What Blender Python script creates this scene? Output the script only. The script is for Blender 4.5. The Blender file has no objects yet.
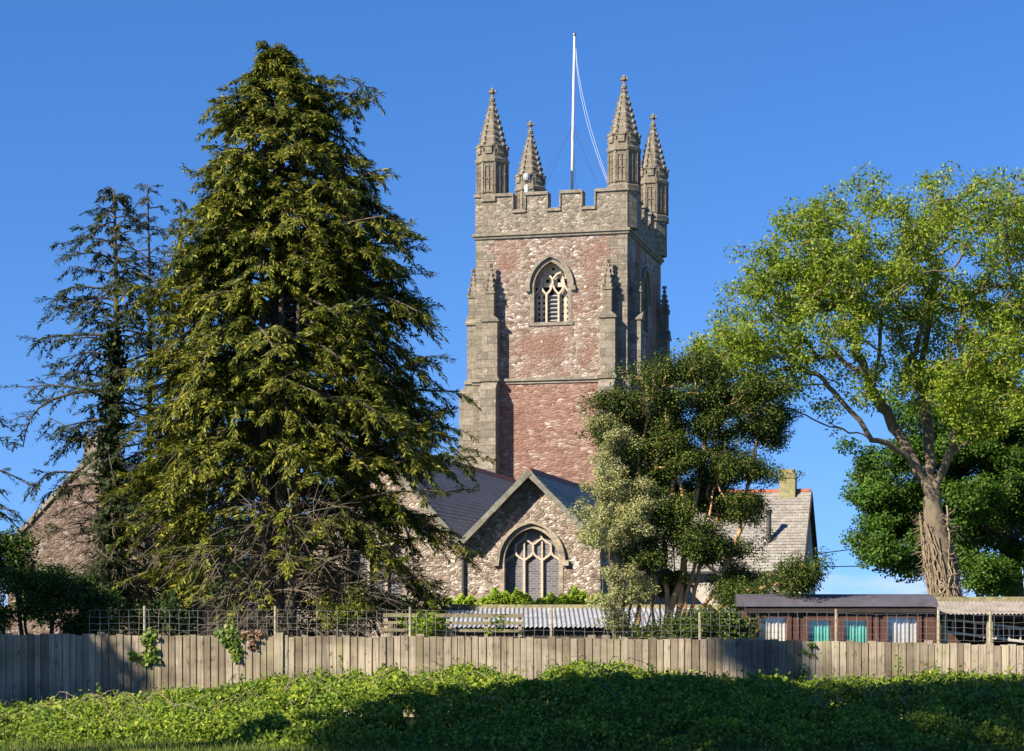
import bpy, math, random
import numpy as np
from mathutils import Vector, Matrix
from mathutils.geometry import tessellate_polygon

random.seed(7)
RNG = np.random.default_rng(11)
S = bpy.context.scene
COL = S.collection
PI = math.pi
R = math.radians

# ------------------------------------------------------------------ camera
F = 2050.0      # focal length in pixels of a 1024 wide frame
HZ = 605.0      # picture row of the horizon
H = 2.2         # eye height
cam_d = bpy.data.cameras.new('camera')
cam = bpy.data.objects.new('camera', cam_d)
COL.objects.link(cam)
cam.location = (0, 0, H)
cam.rotation_euler = (R(90), 0, 0)
cam_d.sensor_width = 36
cam_d.lens = F / 1024 * 36
cam_d.shift_y = (HZ - 375.5) / 1024
cam_d.clip_end = 20000
S.camera = cam
S.render.resolution_x, S.render.resolution_y = 1024, 751

# ------------------------------------------------------------------ sky, sun, exposure
SUN_EL = R(34)
SUN_AZ = R(52)                               # to the left of straight behind the viewer
to_sun = Vector((-math.sin(SUN_AZ) * math.cos(SUN_EL), -math.cos(SUN_AZ) * math.cos(SUN_EL), math.sin(SUN_EL)))
W = bpy.data.worlds.new('World')
S.world = W
W.use_nodes = True
nt = W.node_tree
nt.nodes.clear()
wo = nt.nodes.new('ShaderNodeOutputWorld')
bg = nt.nodes.new('ShaderNodeBackground')
sky = nt.nodes.new('ShaderNodeTexSky')
sky.sky_type = 'NISHITA'
sky.sun_disc = False
sky.sun_elevation = SUN_EL
sky.sun_rotation = math.atan2(to_sun.x, to_sun.y)
sky.air_density = 1.0
sky.dust_density = 0.15
sky.ozone_density = 3.0
sky.altitude = 300
tc = nt.nodes.new('ShaderNodeTexCoord')
# the clear deep blue reaches far down this day: look the sky up higher than the view direction
sx = nt.nodes.new('ShaderNodeSeparateXYZ'); nt.links.new(tc.outputs['Generated'], sx.inputs[0])
ma = nt.nodes.new('ShaderNodeMath'); ma.operation = 'MULTIPLY_ADD'
nt.links.new(sx.outputs['Z'], ma.inputs[0]); ma.inputs[1].default_value = 0.95; ma.inputs[2].default_value = 0.165
cx = nt.nodes.new('ShaderNodeCombineXYZ')
mb_ = nt.nodes.new('ShaderNodeMath'); mb_.operation = 'SUBTRACT'; mb_.inputs[1].default_value = 0.3; mb_.use_clamp = True
nt.links.new(sx.outputs['Z'], mb_.inputs[0])
mc_ = nt.nodes.new('ShaderNodeMath'); mc_.operation = 'MULTIPLY_ADD'; mc_.inputs[1].default_value = 4.0
nt.links.new(mb_.outputs[0], mc_.inputs[0]); nt.links.new(ma.outputs[0], mc_.inputs[2])
nt.links.new(sx.outputs['X'], cx.inputs[0]); nt.links.new(sx.outputs['Y'], cx.inputs[1]); nt.links.new(mc_.outputs[0], cx.inputs[2])
vn = nt.nodes.new('ShaderNodeVectorMath'); vn.operation = 'NORMALIZE'
nt.links.new(cx.outputs[0], vn.inputs[0]); nt.links.new(vn.outputs[0], sky.inputs[0])
hs = nt.nodes.new('ShaderNodeHueSaturation')
hs.inputs['Hue'].default_value = 0.512
hs.inputs['Saturation'].default_value = 1.30
hs.inputs['Value'].default_value = 1.0
nt.links.new(sky.outputs[0], hs.inputs['Color'])
# low bank of thin cloud just above the horizon
mp = nt.nodes.new('ShaderNodeMapping'); mp.inputs['Scale'].default_value = (14, 14, 60)
nt.links.new(tc.outputs['Generated'], mp.inputs[0])
nz = nt.nodes.new('ShaderNodeTexNoise'); nz.inputs['Scale'].default_value = 1.0; nz.inputs['Detail'].default_value = 5
nt.links.new(mp.outputs[0], nz.inputs['Vector'])
cr = nt.nodes.new('ShaderNodeValToRGB')
cr.color_ramp.elements[0].position = 0.42; cr.color_ramp.elements[0].color = (0, 0, 0, 1)
cr.color_ramp.elements[1].position = 0.62; cr.color_ramp.elements[1].color = (1, 1, 1, 1)
nt.links.new(nz.outputs[0], cr.inputs[0])
mr = nt.nodes.new('ShaderNodeMapRange'); mr.interpolation_type = 'SMOOTHSTEP'
mr.inputs['From Min'].default_value = 0.034; mr.inputs['From Max'].default_value = 0.008
mr.inputs['To Min'].default_value = 0.0; mr.inputs['To Max'].default_value = 0.6
nt.links.new(sx.outputs['Z'], mr.inputs['Value'])
mm = nt.nodes.new('ShaderNodeMath'); mm.operation = 'MULTIPLY'
nt.links.new(cr.outputs[0], mm.inputs[0]); nt.links.new(mr.outputs[0], mm.inputs[1])
mixc = nt.nodes.new('ShaderNodeMix'); mixc.data_type = 'RGBA'
nt.links.new(mm.outputs[0], mixc.inputs['Factor'])
nt.links.new(hs.outputs[0], mixc.inputs['A']); mixc.inputs['B'].default_value = (3.9, 4.4, 6.2, 1)
nt.links.new(mixc.outputs['Result'], bg.inputs['Color'])
bg.inputs['Strength'].default_value = 0.093
nt.links.new(bg.outputs[0], wo.inputs['Surface'])

sl = bpy.data.lights.new('sun', 'SUN')
sl.energy = 5.0
sl.angle = R(0.5)
sl.color = (1.0, 0.90, 0.74)
so = bpy.data.objects.new('sun', sl)
COL.objects.link(so)
so.rotation_euler = to_sun.to_track_quat('Z', 'Y').to_euler()
so.location = (-20, -20, 40)

S.view_settings.view_transform = 'Standard'
S.view_settings.look = 'None'
S.view_settings.gamma = 1
S.view_settings.exposure = 1.1
S.view_settings.use_curve_mapping = False
S.render.engine = 'CYCLES'
S.cycles.max_bounces = 6
S.cycles.transparent_max_bounces = 8


# ------------------------------------------------------------------ helpers
def P(px, py, Y):
    return Vector(((px - 512) / F * Y, Y, H + (HZ - py) / F * Y))


def tag(o, label=None, cat=None, group=None, kind=None):
    if label: o['label'] = label
    if cat: o['category'] = cat
    if group: o['group'] = group
    if kind: o['kind'] = kind
    return o


def empty(name, loc, rz=0.0):
    o = bpy.data.objects.new(name, None)
    o.empty_display_size = 0.3
    COL.objects.link(o)
    o.location = loc
    o.rotation_euler = (0, 0, rz)
    return o


class MB:
    """collects shapes, then becomes ONE mesh object"""
    def __init__(s):
        s.v = []; s.f = []; s.uv = {}

    def vert(s, p):
        s.v.append(tuple(p)); return len(s.v) - 1

    def face(s, pts, uv=None):
        i = len(s.v)
        s.v += [tuple(p) for p in pts]
        s.f.append(tuple(range(i, i + len(pts))))
        if uv: s.uv[len(s.f) - 1] = uv

    def box(s, c, d, rz=0.0, M=None, taper=1.0):
        hx, hy, hz = d[0] / 2, d[1] / 2, d[2] / 2
        m = Matrix.Translation(Vector(c)) @ (M if M is not None else Matrix.Rotation(rz, 4, 'Z'))
        i = len(s.v)
        for z in (-1, 1):
            k = taper if z > 0 else 1
            for x, y in ((-1, -1), (1, -1), (1, 1), (-1, 1)):
                s.v.append(tuple(m @ Vector((x * hx * k, y * hy * k, z * hz))))
        for q in ((0, 3, 2, 1), (4, 5, 6, 7), (0, 1, 5, 4), (1, 2, 6, 5), (2, 3, 7, 6), (3, 0, 4, 7)):
            s.f.append(tuple(i + k for k in q))
        return s

    def bb(s, x0, x1, y0, y1, z0, z1):
        return s.box(((x0 + x1) / 2, (y0 + y1) / 2, (z0 + z1) / 2), (abs(x1 - x0), abs(y1 - y0), abs(z1 - z0)))

    def beam(s, a, b, w, h, up=(0, 0, 1)):
        a, b = Vector(a), Vector(b)
        d = b - a
        x = d.normalized(); u = Vector(up)
        y = u.cross(x)
        if y.length < 1e-5: y = Vector((0, 1, 0)).cross(x)
        y.normalize(); z = x.cross(y)
        M = Matrix((x, y, z)).transposed().to_4x4()
        return s.box((a + b) / 2, (d.length, w, h), M=M)

    def tube(s, pts, rad, n=6, cap=True):
        pts = [Vector(p) for p in pts]
        if isinstance(rad, (int, float)): rad = [rad] * len(pts)
        base = len(s.v)
        px = None
        for k, p in enumerate(pts):
            if k == 0: t = pts[1] - p
            elif k == len(pts) - 1: t = p - pts[k - 1]
            else: t = pts[k + 1] - pts[k - 1]
            if t.length < 1e-7: t = Vector((0, 0, 1))
            t.normalize()
            if px is None:
                px = t.orthogonal().normalized()
            px = (px - t * px.dot(t))
            if px.length < 1e-5: px = t.orthogonal()
            px.normalize()
            py = t.cross(px)
            for j in range(n):
                a = 2 * PI * j / n
                s.v.append(tuple(p + (px * math.cos(a) + py * math.sin(a)) * rad[k]))
        for k in range(len(pts) - 1):
            for j in range(n):
                a = base + k * n + j; b = base + k * n + (j + 1) % n
                s.f.append((a, b, b + n, a + n))
        if cap:
            s.f.append(tuple(base + j for j in range(n - 1, -1, -1)))
            e = base + (len(pts) - 1) * n
            s.f.append(tuple(e + j for j in range(n)))
        return s

    def lathe(s, prof, n=8, c=(0, 0), rot=0.0):
        base = len(s.v)
        for r, z in prof:
            for j in range(n):
                a = 2 * PI * j / n + rot
                s.v.append((c[0] + r * math.cos(a), c[1] + r * math.sin(a), z))
        for k in range(len(prof) - 1):
            for j in range(n):
                a = base + k * n + j; b = base + k * n + (j + 1) % n
                s.f.append((a, b, b + n, a + n))
        s.f.append(tuple(base + j for j in range(n - 1, -1, -1)))
        e = base + (len(prof) - 1) * n
        s.f.append(tuple(e + j for j in range(n)))
        return s

    def slab(s, outer, holes, y0, y1):
        """outline in local x,z with holes, thickness from y0 (front) to y1"""
        loops = [[Vector((x, z, 0)) for x, z in outer]] + [[Vector((x, z, 0)) for x, z in h] for h in holes]
        flat = [p for l in loops for p in l]
        tris = tessellate_polygon(loops)
        for y, flip in ((y0, False), (y1, True)):
            i = len(s.v)
            s.v += [(p.x, y, p.y) for p in flat]
            for t in tris:
                a, b, c = (flat[k] for k in t)
                ccw = (b.x - a.x) * (c.y - a.y) - (b.y - a.y) * (c.x - a.x) > 0
                tt = tuple(i + k for k in t)
                s.f.append(tt if ccw != flip else tt[::-1])
        for l in loops:
            n = len(l)
            for k in range(n):
                a, b = l[k], l[(k + 1) % n]
                s.face([(a.x, y0, a.y), (b.x, y0, b.y), (b.x, y1, b.y), (a.x, y1, a.y)])
        return s

    def ribbon(s, path, w, y0, y1):
        """strip of width w along a path in x,z, from y0 to y1"""
        pts = [Vector((p[0], p[1])) for p in path]
        L, Rr = [], []
        for k, p in enumerate(pts):
            if k == 0: t = pts[1] - p
            elif k == len(pts) - 1: t = p - pts[k - 1]
            else: t = (pts[k + 1] - p).normalized() + (p - pts[k - 1]).normalized()
            t.normalize()
            nrm = Vector((-t.y, t.x)) * (w / 2)
            L.append(p + nrm); Rr.append(p - nrm)
        i = len(s.v)
        for a, b in zip(L, Rr):
            s.v += [(a.x, y0, a.y), (b.x, y0, b.y), (b.x, y1, b.y), (a.x, y1, a.y)]
        for k in range(len(pts) - 1):
            o = i + 4 * k
            for q in ((0, 1, 5, 4), (1, 2, 6, 5), (2, 3, 7, 6), (3, 0, 4, 7)):
                s.f.append(tuple(o + z for z in q))
        s.f.append((i, i + 3, i + 2, i + 1))
        o = i + 4 * (len(pts) - 1)
        s.f.append((o, o + 1, o + 2, o + 3))
        return s

    def courses(s, a, b, c, d, step, lap=0.02, jit=0.006):
        """slate courses on the slope a-b (lower edge), c-d (upper edge above b, above a)"""
        a, b, c, d = map(Vector, (a, b, c, d))
        n = (b - a).cross(d - a).normalized()
        Ls = (d - a).length; Lw = (b - a).length
        k = max(1, int(round(Ls / step)))
        for i in range(k):
            t0, t1 = i / k, min(1.0, (i + 1.15) / k)
            p0, p1 = a.lerp(d, t0), b.lerp(c, t0)
            q0, q1 = a.lerp(d, t1), b.lerp(c, t1)
            j = random.uniform(-jit, jit)
            lo = n * (lap + 0.012 + j)
            v0, v1 = t0 * Ls, t1 * Ls
            s.face([p0 + lo, p1 + lo, q1 + n * 0.004, q0 + n * 0.004], [(0, v0), (Lw, v0), (Lw, v1), (0, v1)])
            s.face([p0, p1, p1 + lo, p0 + lo], [(0, v0), (Lw, v0), (Lw, v0 + .02), (0, v0 + .02)])
        return s

    def build(s, name, mat, parent=None, smooth=False):
        m = bpy.data.meshes.new(name)
        m.from_pydata(s.v, [], s.f)
        if s.uv:
            uvl = m.uv_layers.new(name='UVMap')
            for fi, uvs in s.uv.items():
                pl = m.polygons[fi]
                for k, li in enumerate(pl.loop_indices):
                    uvl.data[li].uv = uvs[k]
        if smooth:
            m.polygons.foreach_set('use_smooth', [True] * len(m.polygons))
        m.update()
        if mat: m.materials.append(mat)
        o = bpy.data.objects.new(name, m)
        COL.objects.link(o)
        if parent: o.parent = parent
        return o


def copy_obj(o, parent=None):
    c = o.copy(); COL.objects.link(c)
    if parent: c.parent = parent
    return c


# ------------------------------------------------------------------ materials
def new_mat(name):
    m = bpy.data.materials.new(name)
    m.use_nodes = True
    t = m.node_tree
    b = t.nodes['Principled BSDF']
    return m, t, b


def ramp(t, fac, stops, interp='LINEAR'):
    n = t.nodes.new('ShaderNodeValToRGB')
    n.color_ramp.interpolation = interp
    e = n.color_ramp.elements
    while len(e) < len(stops): e.new(0.5)
    for k, (p, c) in enumerate(stops):
        e[k].position = p; e[k].color = (*c, 1) if len(c) == 3 else c
    t.links.new(fac, n.inputs[0])
    return n.outputs[0]


def noise(t, vec, scale, detail=4, rough=0.55):
    n = t.nodes.new('ShaderNodeTexNoise')
    n.inputs['Scale'].default_value = scale
    n.inputs['Detail'].default_value = detail
    n.inputs['Roughness'].default_value = rough
    t.links.new(vec, n.inputs['Vector'])
    return n.outputs[0]


def coords(t, kind='Object', scale=(1, 1, 1), loc=(0, 0, 0)):
    c = t.nodes.new('ShaderNodeTexCoord')
    m = t.nodes.new('ShaderNodeMapping')
    m.inputs['Scale'].default_value = scale
    m.inputs['Location'].default_value = loc
    t.links.new(c.outputs[kind], m.inputs[0])
    return m.outputs[0]


def mix(t, f, a, b, mode='MIX'):
    n = t.nodes.new('ShaderNodeMix'); n.data_type = 'RGBA'; n.blend_type = mode
    if isinstance(f, (int, float)): n.inputs['Factor'].default_value = f
    else: t.links.new(f, n.inputs['Factor'])
    for k, x in (('A', a), ('B', b)):
        if isinstance(x, tuple): n.inputs[k].default_value = (*x, 1) if len(x) == 3 else x
        else: t.links.new(x, n.inputs[k])
    return n.outputs['Result']


def math_(t, op, a, b=None):
    n = t.nodes.new('ShaderNodeMath'); n.operation = op
    for k, x in enumerate((a, b)):
        if x is None: continue
        if isinstance(x, (int, float)): n.inputs[k].default_value = x
        else: t.links.new(x, n.inputs[k])
    return n.outputs[0]


def bump(t, b, hgt, strength=0.5, dist=0.03):
    n = t.nodes.new('ShaderNodeBump')
    n.inputs['Strength'].default_value = strength
    n.inputs['Distance'].default_value = dist
    t.links.new(hgt, n.inputs['Height'])
    t.links.new(n.outputs[0], b.inputs['Normal'])


def rubble(name, stones, mortar, scale=(3.2, 3.2, 5.0), patch=None, mortar_w=0.07, blotch=None):
    """random rubble masonry: irregular stones, each its own tone, pale mortar, weather patches"""
    m, t, b = new_mat(name)
    v0 = coords(t, 'Object', scale)
    # wobble the joints
    nn = t.nodes.new('ShaderNodeTexNoise'); nn.inputs['Scale'].default_value = 0.9; nn.inputs['Detail'].default_value = 3
    t.links.new(v0, nn.inputs['Vector'])
    add = t.nodes.new('ShaderNodeVectorMath'); add.operation = 'MULTIPLY_ADD'
    t.links.new(nn.outputs['Color'], add.inputs[0]); add.inputs[1].default_value = (.34, .34, .34); t.links.new(v0, add.inputs[2])
    vo = t.nodes.new('ShaderNodeTexVoronoi'); vo.feature = 'F1'; vo.inputs['Randomness'].default_value = 0.9; vo.inputs['Scale'].default_value = 1.0
    t.links.new(add.outputs[0], vo.inputs['Vector'])
    ed = t.nodes.new('ShaderNodeTexVoronoi'); ed.feature = 'DISTANCE_TO_EDGE'; ed.inputs['Randomness'].default_value = 0.9; ed.inputs['Scale'].default_value = 1.0
    t.links.new(add.outputs[0], ed.inputs['Vector'])
    sp = t.nodes.new('ShaderNodeSeparateColor'); t.links.new(vo.outputs['Color'], sp.inputs[0])
    col = ramp(t, sp.outputs[0], stones, 'LINEAR')
    vv = coords(t, 'Object')
    fine = noise(t, vv, 9, 6, .65)
    col = mix(t, 0.55, col, ramp(t, fine, [(0.25, (.66, .66, .66)), (.75, (1.25, 1.25, 1.25))]), 'MULTIPLY')
    if patch:
        pn = noise(t, coords(t, 'Object', (1, 1, .8), (3.1, 1.7, 5.2)), patch[1], 5, .6)
        col = mix(t, ramp(t, pn, [(patch[2], (0, 0, 0)), (patch[3], (1, 1, 1))]), col, patch[0])
    jm = ramp(t, ed.outputs['Distance'], [(mortar_w * .45, (1, 1, 1)), (mortar_w * 1.5, (0, 0, 0))])
    mn = noise(t, vv, 1.3, 4)
    jm2 = mix(t, ramp(t, mn, [(.3, (.15, .15, .15)), (.6, (.7, .7, .7))]), (0, 0, 0), jm)
    col = mix(t, jm2, col, mortar)
    if blotch:
        bn = noise(t, coords(t, 'Object', (1, 1, 1.1), (9, 2, 4)), blotch[1], 3, .5)
        col = mix(t, ramp(t, bn, [(blotch[2], (0, 0, 0)), (blotch[2] + .05, (1, 1, 1))]), col, blotch[0])
    # rain streaks and large scale weathering
    wn = noise(t, coords(t, 'Object', (1.2, 1.2, .22)), 1.1, 5, .6)
    col = mix(t, .5, col, ramp(t, wn, [(.3, (.62, .6, .58)), (.65, (1.1, 1.1, 1.1))]), 'MULTIPLY')
    t.links.new(col, b.inputs['Base Color'])
    b.inputs['Roughness'].default_value = .92
    hg = mix(t, .3, ramp(t, ed.outputs['Distance'], [(0, (0, 0, 0)), (.22, (1, 1, 1))]), fine)
    bump(t, b, hg, .65, .06)
    return m


def ashlar(name, c1, c2, mortar, bw=.7, bh=.38, vscale=1.0):
    """squared dressed stone in courses, weathered"""
    m, t, b = new_mat(name)
    c = t.nodes.new('ShaderNodeTexCoord')
    s = t.nodes.new('ShaderNodeSeparateXYZ'); t.links.new(c.outputs['Object'], s.inputs[0])
    xy = math_(t, 'ADD', s.outputs['X'], s.outputs['Y'])
    k = t.nodes.new('ShaderNodeCombineXYZ'); t.links.new(xy, k.inputs[0]); t.links.new(s.outputs['Z'], k.inputs[1])
    br = t.nodes.new('ShaderNodeTexBrick')
    br.inputs['Scale'].default_value = 1
    br.inputs['Brick Width'].default_value = bw; br.inputs['Row Height'].default_value = bh
    br.inputs['Mortar Size'].default_value = .012; br.inputs['Mortar Smooth'].default_value = .4
    br.inputs['Color1'].default_value = (*c1, 1); br.inputs['Color2'].default_value = (*c2, 1); br.inputs['Mortar'].default_value = (*mortar, 1)
    t.links.new(k.outputs[0], br.inputs['Vector'])
    v = coords(t, 'Object')
    f = noise(t, v, 7, 7, .68)
    col = mix(t, .75, br.outputs['Color'], ramp(t, f, [(.28, (.4, .4, .4)), (.72, (1.4, 1.38, 1.3))]), 'MULTIPLY')
    l = noise(t, v, 2.1, 5, .6)
    col = mix(t, ramp(t, l, [(.50, (0, 0, 0)), (.70, (.75, .75, .75))]), col, (.105, .088, .063))
    lich = noise(t, coords(t, 'Object', (1, 1, 1), (5, 5, 5)), 5.5, 4, .6)
    col = mix(t, ramp(t, lich, [(.62, (0, 0, 0)), (.7, (.6, .6, .6))]), col, (.42, .40, .31))
    t.links.new(col, b.inputs['Base Color'])
    b.inputs['Roughness'].default_value = .9
    bump(t, b, mix(t, .5, f, br.outputs['Fac']), .6, .03)
    return m


def plain(name, col, rough=.7, var=.35, scale=6, bumpy=.25, metal=0, stretch=(1, 1, 1)):
    m, t, b = new_mat(name)
    v = coords(t, 'Object', stretch)
    f = noise(t, v, scale, 6, .6)
    lo = tuple(x * (1 - var) for x in col); hi = tuple(min(1, x * (1 + var)) for x in col)
    t.links.new(ramp(t, f, [(.3, lo), (.7, hi)]), b.inputs['Base Color'])
    b.inputs['Roughness'].default_value = rough
    b.inputs['Metallic'].default_value = metal
    if bumpy: bump(t, b, f, bumpy, .02)
    return m


def leaf_mat(name, stops, transl=.3, rough=.55, spec=.3, tcol=1.3):
    m, t, b = new_mat(name)
    g = t.nodes.new('ShaderNodeNewGeometry')
    c = ramp(t, g.outputs['Random Per Island'], stops)
    big = noise(t, coords(t, 'Object'), .8, 3)
    c = mix(t, .6, c, ramp(t, big, [(.3, (.7, .75, .7)), (.7, (1.25, 1.2, 1.1))]), 'MULTIPLY')
    t.links.new(c, b.inputs['Base Color'])
    b.inputs['Roughness'].default_value = rough
    b.inputs['Specular IOR Level'].default_value = spec
    tr = t.nodes.new('ShaderNodeBsdfTranslucent')
    t.links.new(mix(t, 1.0, c, (tcol, tcol * 1.05, tcol * .6), 'MULTIPLY'), tr.inputs['Color'])
    mx = t.nodes.new('ShaderNodeMixShader'); mx.inputs[0].default_value = transl
    t.links.new(b.outputs[0], mx.inputs[1]); t.links.new(tr.outputs[0], mx.inputs[2])
    t.links.new(mx.outputs[0], t.nodes['Material Output'].inputs['Surface'])
    return m


def slate_mat(name, c1, c2, mortar, bw=.26, rh=.2, lichen=(.30, .29, .24), lich=.6):
    m, t, b = new_mat(name)
    c = t.nodes.new('ShaderNodeTexCoord')
    br = t.nodes.new('ShaderNodeTexBrick')
    br.inputs['Scale'].default_value = 1
    br.inputs['Brick Width'].default_value = bw; br.inputs['Row Height'].default_value = rh
    br.inputs['Mortar Size'].default_value = .008
    br.inputs['Color1'].default_value = (*c1, 1); br.inputs['Color2'].default_value = (*c2, 1); br.inputs['Mortar'].default_value = (*mortar, 1)
    t.links.new(c.outputs['UV'], br.inputs['Vector'])
    v = coords(t, 'Object')
    f = noise(t, v, 5, 6, .65)
    col = mix(t, .6, br.outputs['Color'], ramp(t, f, [(.3, (.6, .6, .6)), (.7, (1.35, 1.35, 1.35))]), 'MULTIPLY')
    l = noise(t, coords(t, 'Object', (1, 1, 1), (4, 1, 2)), 1.7, 6, .7)
    col = mix(t, ramp(t, l, [(lich, (0, 0, 0)), (lich + .12, (.7, .7, .7))]), col, lichen)
    t.links.new(col, b.inputs['Base Color'])
    b.inputs['Roughness'].default_value = .6
    bump(t, b, mix(t, .5, f, br.outputs['Fac']), .4, .015)
    return m


M = {}
M['red'] = rubble('red_rubble', [(0, (.185, .092, .066)), (.35, (.25, .133, .097)), (.7, (.30, .175, .132)), (.93, (.345, .245, .19)), (1, (.48, .41, .345))],
                  (.22, .145, .11), (3.4, 3.4, 9.8), patch=((.26, .125, .088), .5, .52, .8), mortar_w=.06, blotch=((.46, .38, .31), 2.4, .72))
M['mixed'] = rubble('mixed_rubble', [(0, (.135, .08, .062)), (.18, (.20, .138, .106)), (.42, (.265, .213, .168)), (.75, (.345, .295, .242)), (1, (.56, .51, .45))],
                    (.225, .17, .127), (4.6, 4.6, 8.0), patch=((.215, .108, .08), .33, .49, .62), mortar_w=.085, blotch=((.58, .52, .44), 2.2, .68))
M['greyrub'] = rubble('grey_rubble', [(0, (.13, .105, .077)), (.4, (.205, .172, .13)), (.75, (.27, .23, .178)), (1, (.40, .355, .285))],
                      (.21, .175, .13), (4.8, 4.8, 7.8), mortar_w=.08)
M['aisle'] = rubble('aisle_rubble', [(0, (.16, .105, .08)), (.25, (.245, .18, .138)), (.55, (.335, .27, .213)), (.8, (.425, .365, .305)), (1, (.62, .56, .49))],
                    (.25, .195, .15), (7.0, 7.0, 11.0), mortar_w=.09, blotch=((.64, .58, .50), 3.0, .67))
M['housestone'] = rubble('house_rubble', [(0, (.09, .055, .042)), (.4, (.14, .095, .07)), (.8, (.19, .14, .108)), (1, (.30, .25, .21))],
                         (.22, .15, .115), (5.5, 5.5, 8.5), mortar_w=.09)
M['ashlar'] = ashlar('granite_ashlar', (.165, .14, .108), (.28, .24, .188), (.10, .083, .064))
M['dress'] = ashlar('dressed_granite', (.215, .184, .142), (.26, .223, .173), (.155, .13, .10), 1.1, .5)
M['spire'] = ashlar('spire_granite', (.175, .146, .11), (.24, .203, .155), (.09, .075, .055), .5, .33)
M['tracery'] = plain('tracery_stone', (.47, .39, .30), .85, .2, 8)
M['dress_pale'] = ashlar('pale_dressed_stone', (.33, .275, .21), (.37, .31, .24), (.25, .21, .16), 1.1, .5)
M['slate'] = slate_mat('blue_slate', (.255, .24, .20), (.375, .35, .295), (.10, .095, .08), lich=.54)
M['slate_old'] = slate_mat('scantle_slate', (.25, .23, .205), (.34, .315, .28), (.12, .11, .098), .24, .17, (.17, .155, .13), .52)
M['ridge'] = plain('red_ridge_tile', (.30, .105, .06), .8, .3, 3)
M['verge'] = plain('mossy_verge_slate', (.17, .165, .13), .9, .4, 5)
M['dark'] = plain('dark_interior', (.012, .012, .013), .95, .2, 3, 0)  # near-black colour stands in for the shade of closed interiors
M['lead'] = plain('lead_pipe', (.05, .05, .052), .6, .2, 6)
M['louvre'] = plain('slate_louvre', (.30, .29, .27), .8, .2, 6)
M['pole'] = plain('white_pole_paint', (.55, .53, .49), .45, .06, 2, 0)
M['rope'] = plain('pale_rope', (.42, .45, .5), .8, .1, 10, 0)
M['wire'] = plain('galvanised_wire', (.52, .51, .47), .55, .2, 4, 0, .15)
M['steel_wire'] = plain('dark_stay_wire', (.12, .12, .13), .5, .2, 4, 0, .6)
M['cable'] = plain('black_cable', (.03, .03, .035), .6, .1, 2, 0)


def glass_mat():
    m, t, b = new_mat('leaded_glass')
    c = t.nodes.new('ShaderNodeTexCoord')
    s = t.nodes.new('ShaderNodeSeparateXYZ'); t.links.new(c.outputs['Object'], s.inputs[0])
    k = t.nodes.new('ShaderNodeCombineXYZ'); t.links.new(s.outputs['X'], k.inputs[0]); t.links.new(s.outputs['Z'], k.inputs[1])
    br = t.nodes.new('ShaderNodeTexBrick')
    br.offset = .5
    br.inputs['Scale'].default_value = 1
    br.inputs['Brick Width'].default_value = .21; br.inputs['Row Height'].default_value = .085
    br.inputs['Mortar Size'].default_value = .011; br.inputs['Mortar Smooth'].default_value = .2
    br.inputs['Color1'].default_value = (.085, .085, .10, 1); br.inputs['Color2'].default_value = (.17, .165, .175, 1)
    br.inputs['Mortar'].default_value = (.24, .225, .22, 1)
    t.links.new(k.outputs[0], br.inputs['Vector'])
    t.links.new(br.outputs['Color'], b.inputs['Base Color'])
    b.inputs['Roughness'].default_value = .28
    f = noise(t, coords(t, 'Object'), 6, 2)
    bump(t, b, mix(t, .5, f, br.outputs['Color']), .5, .03)
    return m


M['glass'] = glass_mat()


def thin_glass():
    m, t, b = new_mat('window_pane')
    tr = t.nodes.new('ShaderNodeBsdfTransparent')
    gl = t.nodes.new('ShaderNodeBsdfGlossy'); gl.inputs['Roughness'].default_value = .05
    mx = t.nodes.new('ShaderNodeMixShader'); mx.inputs[0].default_value = .1
    t.links.new(tr.outputs[0], mx.inputs[1]); t.links.new(gl.outputs[0], mx.inputs[2])
    t.links.new(mx.outputs[0], t.nodes['Material Output'].inputs['Surface'])
    return m


M['pane'] = thin_glass()


def fence_mat(name, cols, moss=True):
    m, t, b = new_mat(name)
    g = t.nodes.new('ShaderNodeNewGeometry')
    base = ramp(t, g.outputs['Random Per Island'], cols)
    v = coords(t, 'Object', (38, 38, 1.3))
    f = noise(t, v, 1.0, 6, .65)
    col = mix(t, .8, base, ramp(t, f, [(.28, (.38, .35, .32)), (.66, (1.3, 1.3, 1.3))]), 'MULTIPLY')
    k = noise(t, coords(t, 'Object', (11, 11, 6)), 1.0, 3)
    col = mix(t, ramp(t, k, [(.60, (0, 0, 0)), (.70, (.8, .8, .8))]), col, (.095, .07, .045))
    if moss:
        mo = noise(t, coords(t, 'Object', (1.6, 1.6, .8), (2, 0, 0)), 1.6, 4)
        col = mix(t, ramp(t, mo, [(.55, (0, 0, 0)), (.72, (.55, .55, .55))]), col, (.26, .25, .10))
        d = noise(t, coords(t, 'Object', (.5, .5, 1.2), (8, 0, 0)), 1.3, 5)
        col = mix(t, .85, col, ramp(t, d, [(.35, (.5, .48, .45)), (.6, (1.12, 1.12, 1.12))]), 'MULTIPLY')
    t.links.new(col, b.inputs['Base Color'])
    b.inputs['Roughness'].default_value = .85
    bump(t, b, f, .5, .01)
    return m


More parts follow.
